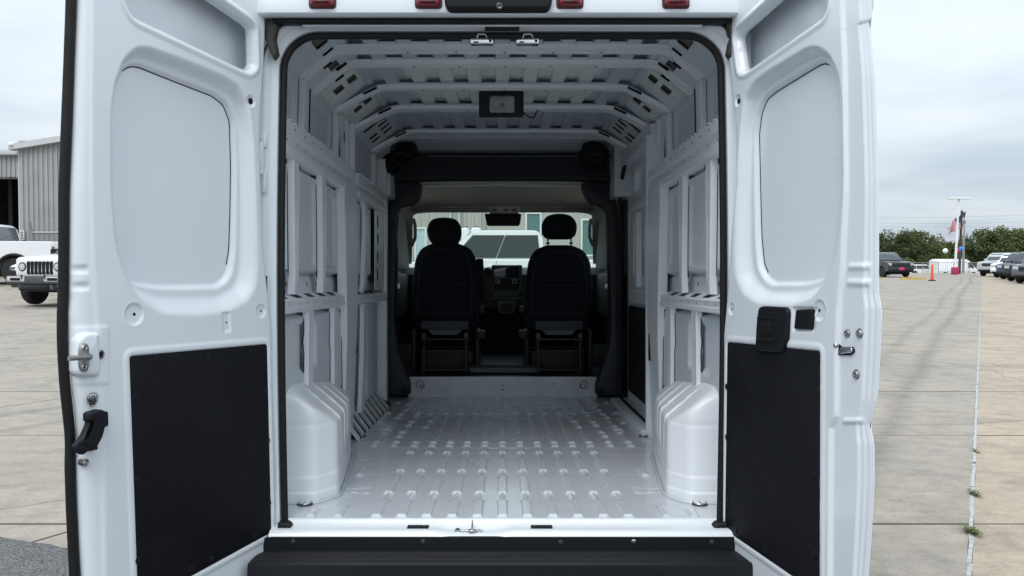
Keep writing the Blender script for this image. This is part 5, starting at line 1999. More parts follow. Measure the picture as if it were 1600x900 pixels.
blk = plate(LP_, [(124, 529), (135, 520), (158, 520), (157, 535), (160, 572), (157, 589), (127, 588), (123, 580)], -.030, .010, 'striker_block', 'white', left_door, .012, .012, 4)
spl = plate(LP_, [(125, 545), (128, 537), (137, 536), (140, 545), (140, 572), (137, 581), (128, 581), (125, 572)], .008, .015, 'striker_plate', 'steel', blk, .008, .002)
for px, py in ((132.5, 544), (132.5, 573)):
    u, z = LP_.uz(px, py, .015)
    part(MB().lathe([(.009, 0), (.008, .003), (.005, .003), (.004, .001)], LP_.p3(u, z, .015), LP_.n, 14), 'bolt', 'chrome', blk)
u0, z0 = LP_.uz(138, 558, .02)
u1, z1 = LP_.uz(107, 560, .02)
m2 = MB().tube([LP_.p3(u0, z0, .022), LP_.p3(u1, z1, .022)], .0070, 12)
m2.tube([LP_.p3(u0, z0, .012), LP_.p3(u0, z0, .026)], .009, 10)
part(m2, 'striker_pin', 'steel', blk, 50)
u, z = LP_.uz(157, 554, .006)
part(MB().lathe([(.014, 0), (.014, .004), (.010, .006), (.007, .002)], LP_.p3(u, z, .002), LP_.n, 6), 'hex_nut', 'steel', left_door)
part(MB().lathe([(.006, 0), (.006, .007)], LP_.p3(u, z, .002), LP_.n, 10), 'nut_hole', 'black', left_door)
u, z = LP_.uz(136, 723)
part(MB().lathe([(.010, -.02), (.010, .0), (.006, .004), (.004, .003)], LP_.p3(u, z, -.003), LP_.n, 14), 'bolt', 'steel', left_door)
# printed emblem: an arc of lettering over a hand-like figure
uc_, zc_ = LP_.uz(144.5, 624)
em = MB()
em.tube([LP_.p3(uc_ + 0.019 * math.cos(a), zc_ - .002 + 0.019 * math.sin(a), .0008) for a in np.linspace(.5, 2.65, 16)], .0009, 4)
for k in range(9):
    a = .55 + k * .255
    em.tube([LP_.p3(uc_ + q * math.cos(a), zc_ - .002 + q * math.sin(a), .0008) for q in (.0195, .022)], .0007, 4)
em.tube([LP_.p3(uc_ + x * .58, zc_ + zz_ * .62, .0008) for x, zz_ in ((.030, .012), (.026, -.012), (.010, -.030), (-.004, -.034), (-.014, -.024), (-.028, -.004), (-.030, .010))], .0008, 4)
for x0, x1, zt_ in ((-.016, -.019, .016), (-.007, -.008, .022), (.003, .004, .022), (.012, .016, .018), (.019, .026, .010)):
    em.tube([LP_.p3(uc_ + x1 * .58, zc_ + zt_ * .5, .0008), LP_.p3(uc_ + x0 * .55, zc_ - .005, .0008), LP_.p3(uc_ + x0 * .3, zc_ - .015, .0008)], [.0017, .0024, .0014], 5)
part(em, 'emblem_print', 'darksteel', left_door)
# pull handle: one curved lever with its two feet and the pivot eye
hz = lambda pts: [(90 + x / 3.46, 480 + y / 3.46) for x, y in pts]
hpoly = hz([(170, 577), (185, 568), (235, 553), (258, 556), (266, 575), (266, 640), (252, 700), (218, 762), (205, 774), (150, 788), (125, 789), (109, 772), (109, 748), (126, 733), (150, 700), (176, 645), (182, 622), (171, 616)])
hdl = plate(LP_, hpoly, .012, .036, 'pull_handle', 'black', left_door, .007, .009, 4, .036, 50)
plate(LP_, hz([(170, 577), (185, 570), (212, 566), (208, 618), (182, 620), (171, 614)]), .03, .046, 'handle_knuckle', 'black', left_door, .006, .006, 3)
plate(LP_, hz([(236, 560), (262, 562), (264, 640), (240, 650)]), -.012, .02, 'handle_foot', 'black', left_door, .006, .003, 2, .01)
plate(LP_, hz([(150, 735), (200, 720), (208, 768), (155, 780)]), -.012, .02, 'handle_foot', 'black', left_door, .006, .003, 2, .01)
u, z = LP_.uz(*hz([(131, 757)])[0], .036)
part(MB().lathe([(.019, 0), (.019, .003), (.012, .005), (.011, .0)], LP_.p3(u, z, .036), LP_.n, 18), 'pivot_eye', 'black', left_door)
part(MB().lathe([(.010, 0), (.010, .002)], LP_.p3(u, z, .0375), LP_.n, 14), 'pivot_hole', 'rubber', left_door)

# right door: lock box, black cap, latch, bolts
lb = plate(RP_, [(1184, 481), (1190, 478), (1226, 480), (1230, 486), (1228, 530), (1222, 549), (1215, 551), (1183, 548), (1179, 542), (1181, 505)], -.004, .013, 'lock_box', 'black', right_door, .01, .007, 3)
plate(RP_, [(1183, 496), (1206, 497), (1205, 532), (1182, 530)], .011, .0145, 'lock_recess', 'rubber', right_door, .004, .001)
plate(RP_, [(1187, 501), (1203, 502), (1202, 522), (1186, 520)], .013, .020, 'lock_slide', 'black', right_door, .004, .004)
plate(RP_, [(1182, 527), (1207, 529), (1207, 533), (1182, 531)], .012, .022, 'slide_lip', 'black', right_door, .002, .002)
plate(RP_, [(1182, 495), (1206, 496), (1206, 499), (1182, 498)], .012, .018, 'slide_lip', 'black', right_door, .002, .002)
u, z = RP_.uz(1218.5, 514, .013)
part(MB().lathe([(.009, 0), (.009, .002)], RP_.p3(u, z, .0125), RP_.n, 14), 'key_hole', 'rubber', right_door)
plate(RP_, [(1243, 484), (1269, 483), (1267, 515), (1240, 514)], -.008, .004, 'blank_cap', 'black', right_door, .007, .004)
lt = plate(RP_, [(1297, 534), (1308, 534), (1314, 542), (1332, 542), (1334, 550), (1328, 555), (1298, 555)], -.02, -.0065, 'latch_opening', 'black', right_door, .006, .001)
plate(RP_, [(1312, 543), (1330, 543), (1331, 551), (1311, 553)], -.012, -.004, 'latch_claw', 'chrome', right_door, .005, .002)
u, z = RP_.uz(1304, 540, 0)
part(MB().lathe([(.008, -.02), (.008, .004), (.005, .007)], RP_.p3(u, z, -.006), RP_.n, 12), 'latch_post', 'chrome', right_door)
for px, py in ((1323.5, 521), (1342, 521), (1337, 585)):
    u, z = RP_.uz(px, py, -.01)
    part(MB().lathe([(.014, -.015), (.014, .001), (.010, .003), (.009, .007), (.005, .007), (.004, .004)], RP_.p3(u, z, -.013), RP_.n, 14), 'bolt', 'steel', right_door)
# lower weather lips of both doors
for pl, dr in ((LP_, left_door), (RP_, right_door)):
    pts = [(.02, -.04), (.05, -.085), (.12, -.135), (.22, -.17), (.5, -.172), (.72, -.172)]
    part(MB().tube([pl.p3(u, z, -.05) for u, z in pts], .011, 8), 'bottom_lip', 'rubber', dr, 60)

# ================================================================== VEHICLES ON THE LOT
def wheel(parent, x, y, r, w_, s):
    wl = empty('wheel', (x, y, r), 0, parent)
    o = MB().lathe([(r * .60, -w_ / 2), (r * .93, -w_ / 2), (r, -w_ * .32), (r, w_ * .32), (r * .93, w_ / 2), (r * .60, w_ / 2)], (0, 0, 0), (1, 0, 0), 24)
    part(o, 'tyre', 'tyre', wl)
    rm = MB().lathe([(r * .62, -w_ * .3), (r * .62, w_ * .42), (r * .56, w_ * .44), (r * .54, w_ * .2), (r * .18, w_ * .3), (r * .12, w_ * .4)], (0, 0, 0), (s, 0, 0), 20)
    for k in range(6):
        a = math.pi / 3 * k
        rm.bar((s * w_ * .34, math.cos(a) * r * .12, math.sin(a) * r * .12), (s * w_ * .36, math.cos(a) * r * .55, math.sin(a) * r * .55), r * .16, .03, up=(1, 0, 0))
    part(rm, 'rim', 'rim', wl)
    return wl


def arch(yc, zc, r, n=10):
    return [(yc + r * math.cos(a), max(.0, zc + r * math.sin(a))) for a in np.linspace(math.pi, 0, n)]


def body_loft(prof, W, edge=.05, shrink=.965, name='body', m='carwhite', parent=None):
    """side profile (y, z) lofted across the width with softened flanks"""
    cy_, cz_ = sum(p[0] for p in prof) / len(prof), .75
    st = [(-W / 2, shrink), (-W / 2 + edge * .35, .988), (-W / 2 + edge, 1.0), (W / 2 - edge, 1.0), (W / 2 - edge * .35, .988), (W / 2, shrink)]
    mb = MB()
    mb.sweep(st, lambda i: [(st[i][0], cy_ + (y - cy_) * (1 - (1 - st[i][1]) * .4), cz_ + (z - cz_) * st[i][1]) for y, z in prof], closed=True)
    return part(mb, name, m, parent, 35)


def car(name, label, cat, x, y, rz, spec, paint, group=None):
    """front faces local -y"""
    root = empty(name, (x, y, gz(x, y)), rz)
    tag(root, label, cat, group)
    Ln, W, H, r = spec['L'], spec['W'], spec['H'], spec['r']
    kind = spec['kind']
    yf, yr = -Ln / 2, Ln / 2
    wf, wr = yf + spec['fo'], yr - spec['ro']
    zb = spec.get('zb', .32)
    hood, belt = spec['hood'], spec['belt']
    cowl, cabr = yf + spec['cowl'], yr - spec['cabr']
    bedz = spec.get('bed', belt)
    nose = spec.get('nose', .10)
    low = [(yf + .05, zb + .05)] + [(yf, zb + .22), (yf + nose * .2, hood - .18), (yf + nose, hood - .03), (yf + nose + .25, hood), (cowl, belt)]
    top = [(cabr, belt)]
    if kind == 'pickup':
        top += [(cabr + .02, bedz), (yr - .02, bedz), (yr, bedz - .06)]
    else:
        top += [(yr - .06, belt), (yr, belt - .12)]
    tail = [(yr, zb + .1), (yr - .05, zb)]
    ar = r * 1.22
    bottom = list(reversed(arch(wr, r * .95, ar))) + list(reversed(arch(wf, r * .95, ar)))
    bottom = [(q[0], max(q[1], zb)) for q in bottom]
    body = body_loft(low + top + tail + bottom, W, .10, .965, 'body', paint, root)
    if kind == 'pickup':   # open bed: dark well inside the walls
        part(MB().box(-W / 2 + .10, W / 2 - .10, cabr + .10, yr - .10, bedz - .02, bedz + .004), 'bed_well', 'black', root)
        part(MB().box(-W / 2 + .03, W / 2 - .03, yr - .012, yr + .012, zb + .35, bedz - .03, .01), 'tailgate', paint, root)
    # greenhouse
    ty0, ty1 = cowl + spec['rakef'], cabr - spec['raker']
    tw, bw = W / 2 - spec.get('tumble', .16), W / 2 - .05
    zt_ = H
    gh = MB()
    side_ = rounded([(cowl, belt - .02), (ty0 - .03, zt_), (ty1 + .03, zt_), (cabr, belt - .02)], [0, .42, .26, 0], 7)
    prof = [(a_, b_, bw + (tw - bw) * max(0, (b_ - belt)) / (zt_ - belt) - (.03 if b_ > zt_ - .03 else 0)) for a_, b_ in side_]
    loop = [(q[0], q[1]) for q in prof]
    st = [-1, -.92, .92, 1]
    vs = []
    for k in st:
        for (yy, zz_, hw) in prof:
            vs.append((k * hw, yy, zz_ - (.02 if abs(k) == 1 and zz_ > belt + .3 else 0)))
    n = len(prof)
    fs = []
    for i in range(3):
        for k in range(n):
            k2 = (k + 1) % n
            fs.append((i * n + k, i * n + k2, (i + 1) * n + k2, (i + 1) * n + k))
    fs += [tuple(reversed(range(n))), tuple(3 * n + k for k in range(n))]
    gh.add(vs, fs)
    part(gh, 'cabin', paint, root, 30)
    # windows sit a little proud of the cabin
    def quad(p0, p1, p2, p3, off, nm='window'):
        nrm = (Vector(p1) - Vector(p0)).cross(Vector(p3) - Vector(p0)).normalized() * off
        q = [Vector(p) for p in (p0, p1, p2, p3)]
        return MB().hexa([p - nrm * .3 for p in q] + [p + nrm for p in q])
    wz0, wz1 = belt + .05, zt_ - .14

    def cab_w(z):
        t = (z - belt) / (zt_ - belt)
        return bw + (tw - bw) * t

    def fy(z):
        t = (z - belt) / (zt_ - .05 - belt)
        return cowl + (ty0 - cowl) * t

    def ry(z):
        t = (z - belt) / (zt_ - .06 - belt)
        return cabr + (ty1 - cabr) * t
    z1 = zt_ - .10
    wsq = quad((-cab_w(wz0) * .90, fy(wz0) - .005, wz0), (cab_w(wz0) * .90, fy(wz0) - .005, wz0), (cab_w(z1) * .88, fy(z1) - .005, z1), (-cab_w(z1) * .88, fy(z1) - .005, z1), .02)
    part(wsq, 'windscreen', 'carglass', root, None)
    rq = quad((cab_w(wz0) * .86, ry(wz0) + .005, wz0 + .04), (-cab_w(wz0) * .86, ry(wz0) + .005, wz0 + .04), (-cab_w(z1) * .86, ry(z1) + .005, z1), (cab_w(z1) * .86, ry(z1) + .005, z1), .02)
    part(rq, 'rear_window', 'carglass', root, None)
    splits = spec.get('splits', 2)
    a0, a1 = fy(wz0) + .22, ry(wz0) - .10
    b0, b1 = fy(wz1) + .12, ry(wz1) - .08
    for s in (-1, 1):
        for k in range(splits):
            g0, g1 = k / splits, (k + 1) / splits
            e = spec.get('gap', .035)
            p = [(s * (cab_w(wz0) + .0), a0 + (a1 - a0) * g0 + e, wz0), (s * (cab_w(wz0) + .0), a0 + (a1 - a0) * g1 - e, wz0),
                 (s * (cab_w(wz1) + .0), b0 + (b1 - b0) * g1 - e, wz1), (s * (cab_w(wz1) + .0), b0 + (b1 - b0) * g0 + e, wz1)]
            if s < 0:
                p = [p[1], p[0], p[3], p[2]]
            part(quad(*p, .022), 'side_window', 'carglass', root, None)
            # shut line and handle below each window
            yh = a0 + (a1 - a0) * g1 - .16
            part(MB().box(s * (W / 2 - .012), s * (W / 2 + .022), yh - .09, yh + .09, belt - .19, belt - .155, .008), 'door_handle', paint if spec.get('bodyhandle', True) else 'black', root)
            yy = a0 + (a1 - a0) * g1
            part(MB().box(s * (W / 2 - .02), s * (W / 2 + .001), yy - .006, yy + .006, zb + .16, belt - .03), 'shut_line', 'black', root)
        part(MB().box(s * (W / 2 - .02), s * (W / 2 + .18), cowl + .32, cowl + .42, belt - .02, belt + .17, .03), 'door_mirror', spec.get('mirror', paint), root)
        for yy in (wf, wr):
            wheel(root, s * (W / 2 - .14), yy, r, .26, s)
            if spec.get('flare'):
                fl = MB()
                pts = [(s * (W / 2 + .01), p[0], p[1]) for p in arch(yy, r * .95, ar * 1.02, 14)]
                fl.tube(pts, .055, 8, sx=1.0)
                part(fl, 'wheel_flare', 'black', root, 50)
    part(MB().box(-W / 2 + .25, W / 2 - .25, yf + .3, yr - .3, .22, zb + .25), 'underbody', 'black', root)
    # front
    gy = yf - .01
    gz0, gz1 = spec.get('grille', (hood - .38, hood - .12))
    gw = W * spec.get('gw', .30)
    gr = part(MB().extrude(rounded([(-gw, gz0), (gw, gz0), (gw * 1.04, gz1), (-gw * 1.04, gz1)], .04), ((0, gy + .03, 0), (1, 0, 0), (0, 0, 1), (0, -1, 0)), -.05, .02, .01, 2), 'grille', spec.get('gm', 'black'), root)
    nb = spec.get('bars', 3)
    for k in range(nb):
        z = gz0 + (gz1 - gz0) * (k + .5) / nb
        part(MB().box(-gw * .95, gw * .95, gy + .0, gy + .02, z - .012, z + .012), 'grille_bar', spec.get('gbar', 'cargrey'), gr)
    for s in (-1, 1):
        part(MB().extrude(rounded([(s * gw * 1.06, gz1 - .18), (s * (W / 2 - .05), gz1 - .15), (s * (W / 2 - .06), gz1 + .01), (s * gw * 1.08, gz1)], .03), ((0, gy + .045, 0), (1, 0, 0), (0, 0, 1), (0, -1, 0)), -.08, .02, .01, 2), 'headlight', 'lampclear', root)
        part(MB().box(s * (W / 2 - .20), s * (W / 2 - .02), yr - .06, yr + .012, belt - .42, belt - .10, .015), 'tail_light', 'red', root)
    part(MB().box(-W / 2 + .04, W / 2 - .04, yf - .06, yf + .10, zb + .12, zb + .34, .03), 'front_bumper', spec.get('bm', paint), root)
    part(MB().box(-W / 2 + .12, W / 2 - .12, yf - .03, yf + .10, zb - .03, zb + .12, .02), 'lower_intake', 'black', root)
    part(MB().box(-W / 2 + .04, W / 2 - .04, yr - .10, yr + .07, zb + .08, zb + .30, .03), 'rear_bumper', spec.get('bm', paint), root)
    pm = spec.get('plate')
    if pm:
        part(MB().box(-.20, .20, yf - .075, yf - .06, zb + .14, zb + .33, .004), 'plate', pm, root)
    return root


PICKUP = dict(kind='pickup', L=5.85, W=2.03, H=1.95, r=.41, fo=.98, ro=1.2, hood=1.20, belt=1.28, bed=1.36, cowl=1.55, cabr=1.75, rakef=.75, raker=.12, zb=.42, nose=.12, bars=4)
SUV = dict(kind='suv', L=4.7, W=1.92, H=1.78, r=.38, fo=.92, ro=.95, hood=1.08, belt=1.15, cowl=1.30, cabr=.12, rakef=.65, raker=.35, zb=.34, nose=.16, splits=3)

# --- left: off-road vehicle with a slotted grille, built as its own shape
def offroader(x, y, rz):
    root = empty('off_road_car', (x, y, gz(x, y)), rz)
    tag(root, 'white off-road car with round headlights and upright slotted grille, before the metal building', 'car')
    W = 1.50
    # hood and grille shell
    hp = [(-1.98, .74), (-2.02, .95), (-2.0, 1.26), (-1.93, 1.32), (-1.2, 1.40), (-.62, 1.44), (2.2, 1.30), (2.2, .55), (-1.9, .55)]
    mb = MB()
    st = [(-.79, .97), (-.74, 1.0), (.74, 1.0), (.79, .97)]
    mb.sweep(st, lambda i: [(st[i][0] * (1 if yy > -1 else .96), yy, .9 + (zz_ - .9) * st[i][1]) for yy, zz_ in hp], closed=True)
    part(mb, 'body', 'carwhite', root, 35)
    for k in range(7):
        xx = -.36 + .12 * k
        part(MB().extrude(rect(xx - .052, xx + .052, .86, 1.21, .03, 4), ((0, -2.0, 0), (1, 0, 0), (0, 0, 1), (0, -1, 0)), -.04, .022, .004), 'grille_slot', 'black', root)
    for s in (-1, 1):
        h = part(MB().lathe([(.125, -.05), (.125, .02), (.105, .035), (.10, .02)], (s * .555, -2.0, 1.06), (0, -1, 0), 22), 'headlight', 'black', root)
        part(MB().lathe([(.098, 0), (.09, .015), (.05, .022)], (s * .555, -2.02, 1.06), (0, -1, 0), 20), 'lamp_lens', 'lampclear', h)
        # separate fenders
        fp = [(-2.02, .98), (-1.98, 1.08), (-1.8, 1.14), (-1.0, 1.16), (-.75, 1.05), (-.62, .60), (-.70, .60), (-.86, .95), (-1.05, 1.05), (-1.78, 1.04), (-1.92, .96)]
        part(MB().extrude(fp, ((s * .72, 0, 0), (0, 1, 0), (0, 0, 1), (s, 0, 0)), 0, .25, .02), 'fender', 'carwhite', root, 35)
        part(MB().extrude([(1.0, 1.10), (2.1, 1.08), (2.2, .7), (2.05, .95), (1.2, .98), (.95, .62), (.85, .62)], ((s * .72, 0, 0), (0, 1, 0), (0, 0, 1), (s, 0, 0)), 0, .25, .02), 'rear_flare', 'black', root, 35)
        part(MB().box(s * .80, s * .955, -2.03, -1.95, .99, 1.06, .01), 'turn_signal', 'cargrey', root)
        for yy in (-1.28, 1.5):
            wheel(root, s * .83, yy, .41, .26, s)
        part(MB().box(s * .80, s * 1.03, -.48, -.38, 1.38, 1.58, .03), 'door_mirror', 'black', root)
        part(MB().extrude([(-.55, 1.46), (.35, 1.44), (.32, 1.76), (-.30, 1.78)], ((s * .76, 0, 0), (0, 1, 0), (0, 0, 1), (s, 0, 0)), 0, .03), 'side_window', 'carglass', root)
        part(MB().box(s * .30, s * .86, -2.24, -2.10, .66, .80, .03), 'bumper_end', 'eave', root)
        part(MB().box(s * .42, s * .74, -2.255, -2.20, .69, .77, .02), 'fog_lamp', 'black', root)
    cb_ = MB().hexa([(-.76, -.66, 1.42), (.76, -.66, 1.42), (.76, 2.15, 1.30), (-.76, 2.15, 1.30), (-.70, -.25, 1.86), (.70, -.25, 1.86), (.68, 2.05, 1.84), (-.68, 2.05, 1.84)])
    part(cb_, 'cabin', 'black', root)
    part(MB().hexa([(-.70, -.655, 1.46), (.70, -.655, 1.46), (.70, -.63, 1.46), (-.70, -.63, 1.46), (-.64, -.30, 1.82), (.64, -.30, 1.82), (.64, -.28, 1.82), (-.64, -.28, 1.82)]), 'windscreen', 'carglass', root)
    bp = MB().box(-.93, .93, -2.22, -2.02, .60, .82, .05)
    bp.box(-.55, .55, -2.20, -1.95, .42, .60, .05)
    bp.box(-.84, .84, -2.12, -1.9, .50, .62, .03)
    part(bp, 'front_bumper', 'darkgrey', root)
    part(MB().box(-.52, .52, -2.20, -1.7, .40, .60, .05), 'skid_plate', 'black', root)
    for s in (-1, 1):
        part(MB().tube([(s * .36, -2.22, .82), (s * .36, -2.27, .84), (s * .36, -2.27, .76), (s * .36, -2.22, .74)], .016, 8), 'tow_hook', 'black', root)
    part(MB().box(-.7, .7, -1.5, 2.0, .35, .62), 'underbody', 'black', root)
    part(MB().box(-.5, .5, -1.34, -1.22, .34, .44, .03), 'axle', 'black', root)
    return root


x, y = far(59, 21.6)
offroader(x + .46, y + 2.0, R(-12))
x, y = far(-17, 27.0)
sp2 = dict(PICKUP, flare=True, W=2.08, bed=1.40, belt=1.34, H=2.0, r=.43)
car('pickup_truck', 'white pickup with black wheel flares parked behind the off-road car', 'pickup', x - .90, y + .5, R(-80), sp2, 'carwhite')
# --- ahead, through the windscreen: crew cab pickup broadside, nose to the left
x, y = far(789, 21.8)
sp3 = dict(PICKUP, gap=.012, H=2.26, belt=1.45, hood=1.35, bed=1.45, cowl=1.60, cabr=1.80, rakef=.80, raker=.10, L=6.2, r=.42)
car('pickup_truck', 'white crew cab pickup broadside beyond the windscreen', 'pickup', x - .22, y + 1.0, R(-90), sp3, 'carwhite')
# --- right
x, y = far(1406, 62)
car('pickup_truck', 'black pickup facing the camera with a bright pink front plate, beside the yellow wheel stop', 'pickup', x, y + 2.9, R(2), dict(PICKUP, plate='pink', bars=2, gw=.34), 'carblack')
x, y = far(1381, 72)
car('parked_suv', 'dark grey car with pink plate half hidden behind the right van door', 'car', x, y + 2.3, R(2), dict(SUV, plate='pink', H=1.9), 'cargrey')
row = [(1546, 66, 'carsilver', PICKUP, 'pickup', 'silver pickup at the far end of the row of parked cars'),
       (1563, 60, 'carwhite', SUV, 'car', 'white car standing between the silver pickup and the navy car'),
       (1574, 54.5, 'carnavy', SUV, 'car', 'navy blue car in the row beyond the tan lane'),
       (1587, 49.5, 'carblack', SUV, 'car', 'black car in the row, next to the grey one at the frame edge'),
       (1602, 45, 'cargrey', SUV, 'car', 'dark grey car nearest the camera in the row, cut by the frame edge')]
for px, D, pc, spec, cat, lab in row:
    x, y = far(px, D)
    car('parked_' + ('pickup' if cat == 'pickup' else 'car'), lab, cat, x + 2.1, y + 1.4, R(-52), dict(spec, H=1.85 if spec is SUV else 1.95), pc, 'cars parked in a row along the tan lane')


def panel_van(px, D, label):
    x, y = far(px, D)
    root = empty('panel_van', (x, y, gz(x, y) - .05), R(90))
    tag(root, label, 'van')
    prof = [(-2.75, .35), (-2.85, .7), (-2.75, 1.05), (-2.2, 1.22), (-1.35, 2.12), (-.9, 2.33), (2.4, 2.36), (2.72, 2.2), (2.78, .4)]
    body_loft(prof + list(reversed(arch(1.8, .33, .42))) + list(reversed(arch(-1.9, .33, .42))), 2.0, .14, .95, 'body', 'carwhite', root)
    for s in (-1, 1):
        part(MB().extrude(rounded([(-2.02, 1.26), (-1.15, 1.26), (-1.15, 1.95), (-1.42, 1.95)], .06), ((s * .955, 0, 0), (0, 1, 0), (0, 0, 1), (s, 0, 0)), 0, .05), 'side_window', 'carglass', root)
        for yy in (-1.9, 1.8):
            wheel(root, s * .85, yy, .33, .22, s)
        for yy in (-1.08, .2, 1.5):
            part(MB().box(s * .99, s * 1.003, yy - .008, yy + .008, .5, 2.1), 'shut_line', 'black', root)
        part(MB().box(s * .985, s * 1.012, -2.5, 2.6, .72, .78, .005), 'rub_strip', 'cargrey', root)
        part(MB().box(s * 1.0, s * 1.2, -1.75, -1.62, 1.25, 1.5, .03), 'door_mirror', 'black', root)
    part(MB().hexa([(-.80, -2.23, 1.23), (.80, -2.23, 1.23), (.80, -2.20, 1.23), (-.80, -2.20, 1.23), (-.78, -1.38, 2.11), (.78, -1.38, 2.11), (.78, -1.34, 2.11), (-.78, -1.34, 2.11)]), 'windscreen', 'carglass', root)
    return root


pv = panel_van(1491, 101, 'white panel van side on behind the chain-link fence')
pv.rotation_euler = (0, 0, R(92))
x, y = far(1440, 103.6)
car('parked_car', 'low white estate car behind the fence, left of the panel van', 'car', x, y, R(90), dict(SUV, H=1.62, belt=1.0, hood=.95), 'carwhite')

# ================================================================== BUILDINGS
def ribbed_wall(x0, x1, y, z0, z1, pitch, depth, openings=()):
    """profiled metal sheet facing -y, openings (xa, xb, za, zb) left out"""
    xs = []
    x = x0
    while x < x1:
        for fx, dy in ((0, 0), (.52, 0), (.62, -depth), (.9, -depth), (1.0, 0)):
            xs.append((min(x + fx * pitch, x1), y + dy))
        x += pitch
    clean = [xs[0]]
    for q in xs[1:]:
        if q[0] > clean[-1][0] + 1e-4:
            clean.append(q)
    # cut columns at opening edges
    edges = sorted({e for op in openings for e in (op[0], op[1])})
    for e in edges:
        if x0 < e < x1:
            clean.append((e, y))
    clean.sort()
    zs = sorted({z0, z1} | {z for op in openings for z in (op[2], op[3]) if z0 < z < z1})
    mb = MB()
    vs = [(a, b, z) for z in zs for a, b in clean]
    m = len(clean)
    fs = []
    for j in range(len(zs) - 1):
        for i in range(m - 1):
            cx, cz = (clean[i][0] + clean[i + 1][0]) / 2, (zs[j] + zs[j + 1]) / 2
            if any(a < cx < b and c < cz < d for a, b, c, d in openings):
                continue
            fs.append((j * m + i, j * m + i + 1, (j + 1) * m + i + 1, (j + 1) * m + i))
    return mb.add(vs, fs)


def left_building():
    D = 34.0
    k = D / F
    gx, gy = far(62, D)
    base = gz(gx, gy) - .1
    zt_ = CW.z + (408 - 232) * k          # eave at its nearer corner
    xl, xr = far(32, D)[0], far(190, D)[0]
    root = empty('metal_building', (0, 0, 0))
    tag(root, 'tall grey ribbed metal building behind the white off-road car', 'building')
    Y = gy
    part(ribbed_wall(xl, xr, Y, base, zt_ + .3, .21, .06), 'ribbed_wall', 'siding', root, 20)
    part(MB().box(xl + .02, xr, Y + .06, Y + 14, base, zt_ + .2), 'building_core', 'siding', root)
    # side wall going back
    part(MB().box(xl - .03, xl, Y, Y + 14, base, zt_ + .1), 'corner_trim', 'eave', root)
    ev = MB().hexa([(xl - .25, Y - .30, zt_ - .12), (xr, Y - .30, zt_ + .62), (xr, Y + .1, zt_ + .62), (xl - .25, Y + .1, zt_ - .12),
                    (xl - .25, Y - .30, zt_ + .12), (xr, Y - .30, zt_ + .86), (xr, Y + .1, zt_ + .86), (xl - .25, Y + .1, zt_ + .12)])
    part(ev, 'eave', 'eave', root)
    part(MB().lathe([(.09, -.10), (.12, 0), (.07, .14), (.03, .15)], (xl - .12, Y - .25, zt_ + .10), (0, -1, .2), 14), 'floodlight', 'polewhite', root)
    rp = MB().hexa([(xl - .2, Y - .2, zt_ + .12), (xr, Y - .2, zt_ + .84), (xr, Y + 15, zt_ + 1.6), (xl - .2, Y + 15, zt_ + 1.2), (xl - .2, Y - .2, zt_ + .15), (xr, Y - .2, zt_ + .88), (xr, Y + 15, zt_ + 1.7), (xl - .2, Y + 15, zt_ + 1.3)])
    part(rp, 'roof', 'eave', root)
    # meter box by the corner
    mx0, my0 = far(34.5, D)[0], Y
    mbx = part(MB().box(mx0, mx0 + .19, Y - .14, Y - .02, CW.z + (408 - 375) * k, CW.z + (408 - 360) * k, .01), 'meter_box', 'eave', root)
    for j in range(3):
        z = CW.z + (408 - 363.5 - 4.2 * j) * k
        part(MB().box(mx0 + .05, mx0 + .14, Y - .146, Y - .138, z - .03, z + .03), 'meter_dial', 'bay_dark', mbx)
    # second, lower building with an open service bay
    D2 = 37.0
    k2 = D2 / F
    Y2 = CW.y + D2
    z2 = CW.z + (408 - 243) * k2
    xa, xb_ = far(-150, D2)[0], far(33, D2)[0]
    b2 = empty('service_building', (0, 0, 0))
    tag(b2, 'lower grey metal building with a dark open service bay, left of the tall one', 'building')
    op = (far(-95, D2)[0], far(31.5, D2)[0], base, CW.z + (408 - 277) * k2)
    part(ribbed_wall(xa, xb_, Y2, base, z2, .21, .06, [op]), 'ribbed_wall', 'siding', b2, 20)
    part(MB().box(xa, xb_, Y2 - .28, Y2 + .1, z2 - .02, z2 + .24, .03), 'eave', 'eave', b2)
    part(MB().hexa([(xa, Y2 - .1, z2 + .2), (xb_, Y2 - .1, z2 + .2), (xb_, Y2 + 12, z2 + 1.0), (xa, Y2 + 12, z2 + 1.0), (xa, Y2 - .1, z2 + .26), (xb_, Y2 - .1, z2 + .26), (xb_, Y2 + 12, z2 + 1.1), (xa, Y2 + 12, z2 + 1.1)]), 'roof', 'eave', b2)
    rm = MB().box(op[0] - .1, op[1] + .1, Y2 + 8, Y2 + 8.2, base, z2)
    rm.box(op[0] - .2, op[0] - .1, Y2, Y2 + 8.1, base, z2)
    rm.box(op[1] + .02, op[1] + .12, Y2 + .05, Y2 + 8.1, base, z2)
    rm.box(op[0] - .2, op[1] + .1, Y2 + .02, Y2 + 8.1, z2 - .2, z2 - .1)
    part(rm, 'bay_interior', 'bay_dark', b2)
    for f in (.12, .40, .72, .98):
        xx = op[0] + (op[1] - op[0]) * f
        part(MB().box(xx - .10, xx + .10, Y2 + 3, Y2 + 3.3, base, z2 - .2), 'lift_post', 'darksteel', b2)
    for z in (1.9, 2.5):
        part(MB().box(op[0], op[1], Y2 + 6.0, Y2 + 6.6, base + z, base + z + .08), 'rack_shelf', 'cargrey', b2)
    for j in range(7):
        xx = op[1] - .5 - j * .8
        part(MB().box(xx - .25, xx + .2, Y2 + 6.05, Y2 + 6.5, base + 1.98, base + 2.2 + .1 * (j % 3), .02), 'parts_bin', 'cargrey', b2)
    part(MB().box(op[0], op[1], Y2 - .02, Y2 + .05, op[3] - .10, op[3], .01), 'bay_lintel', 'bay_dark', b2)


left_building()


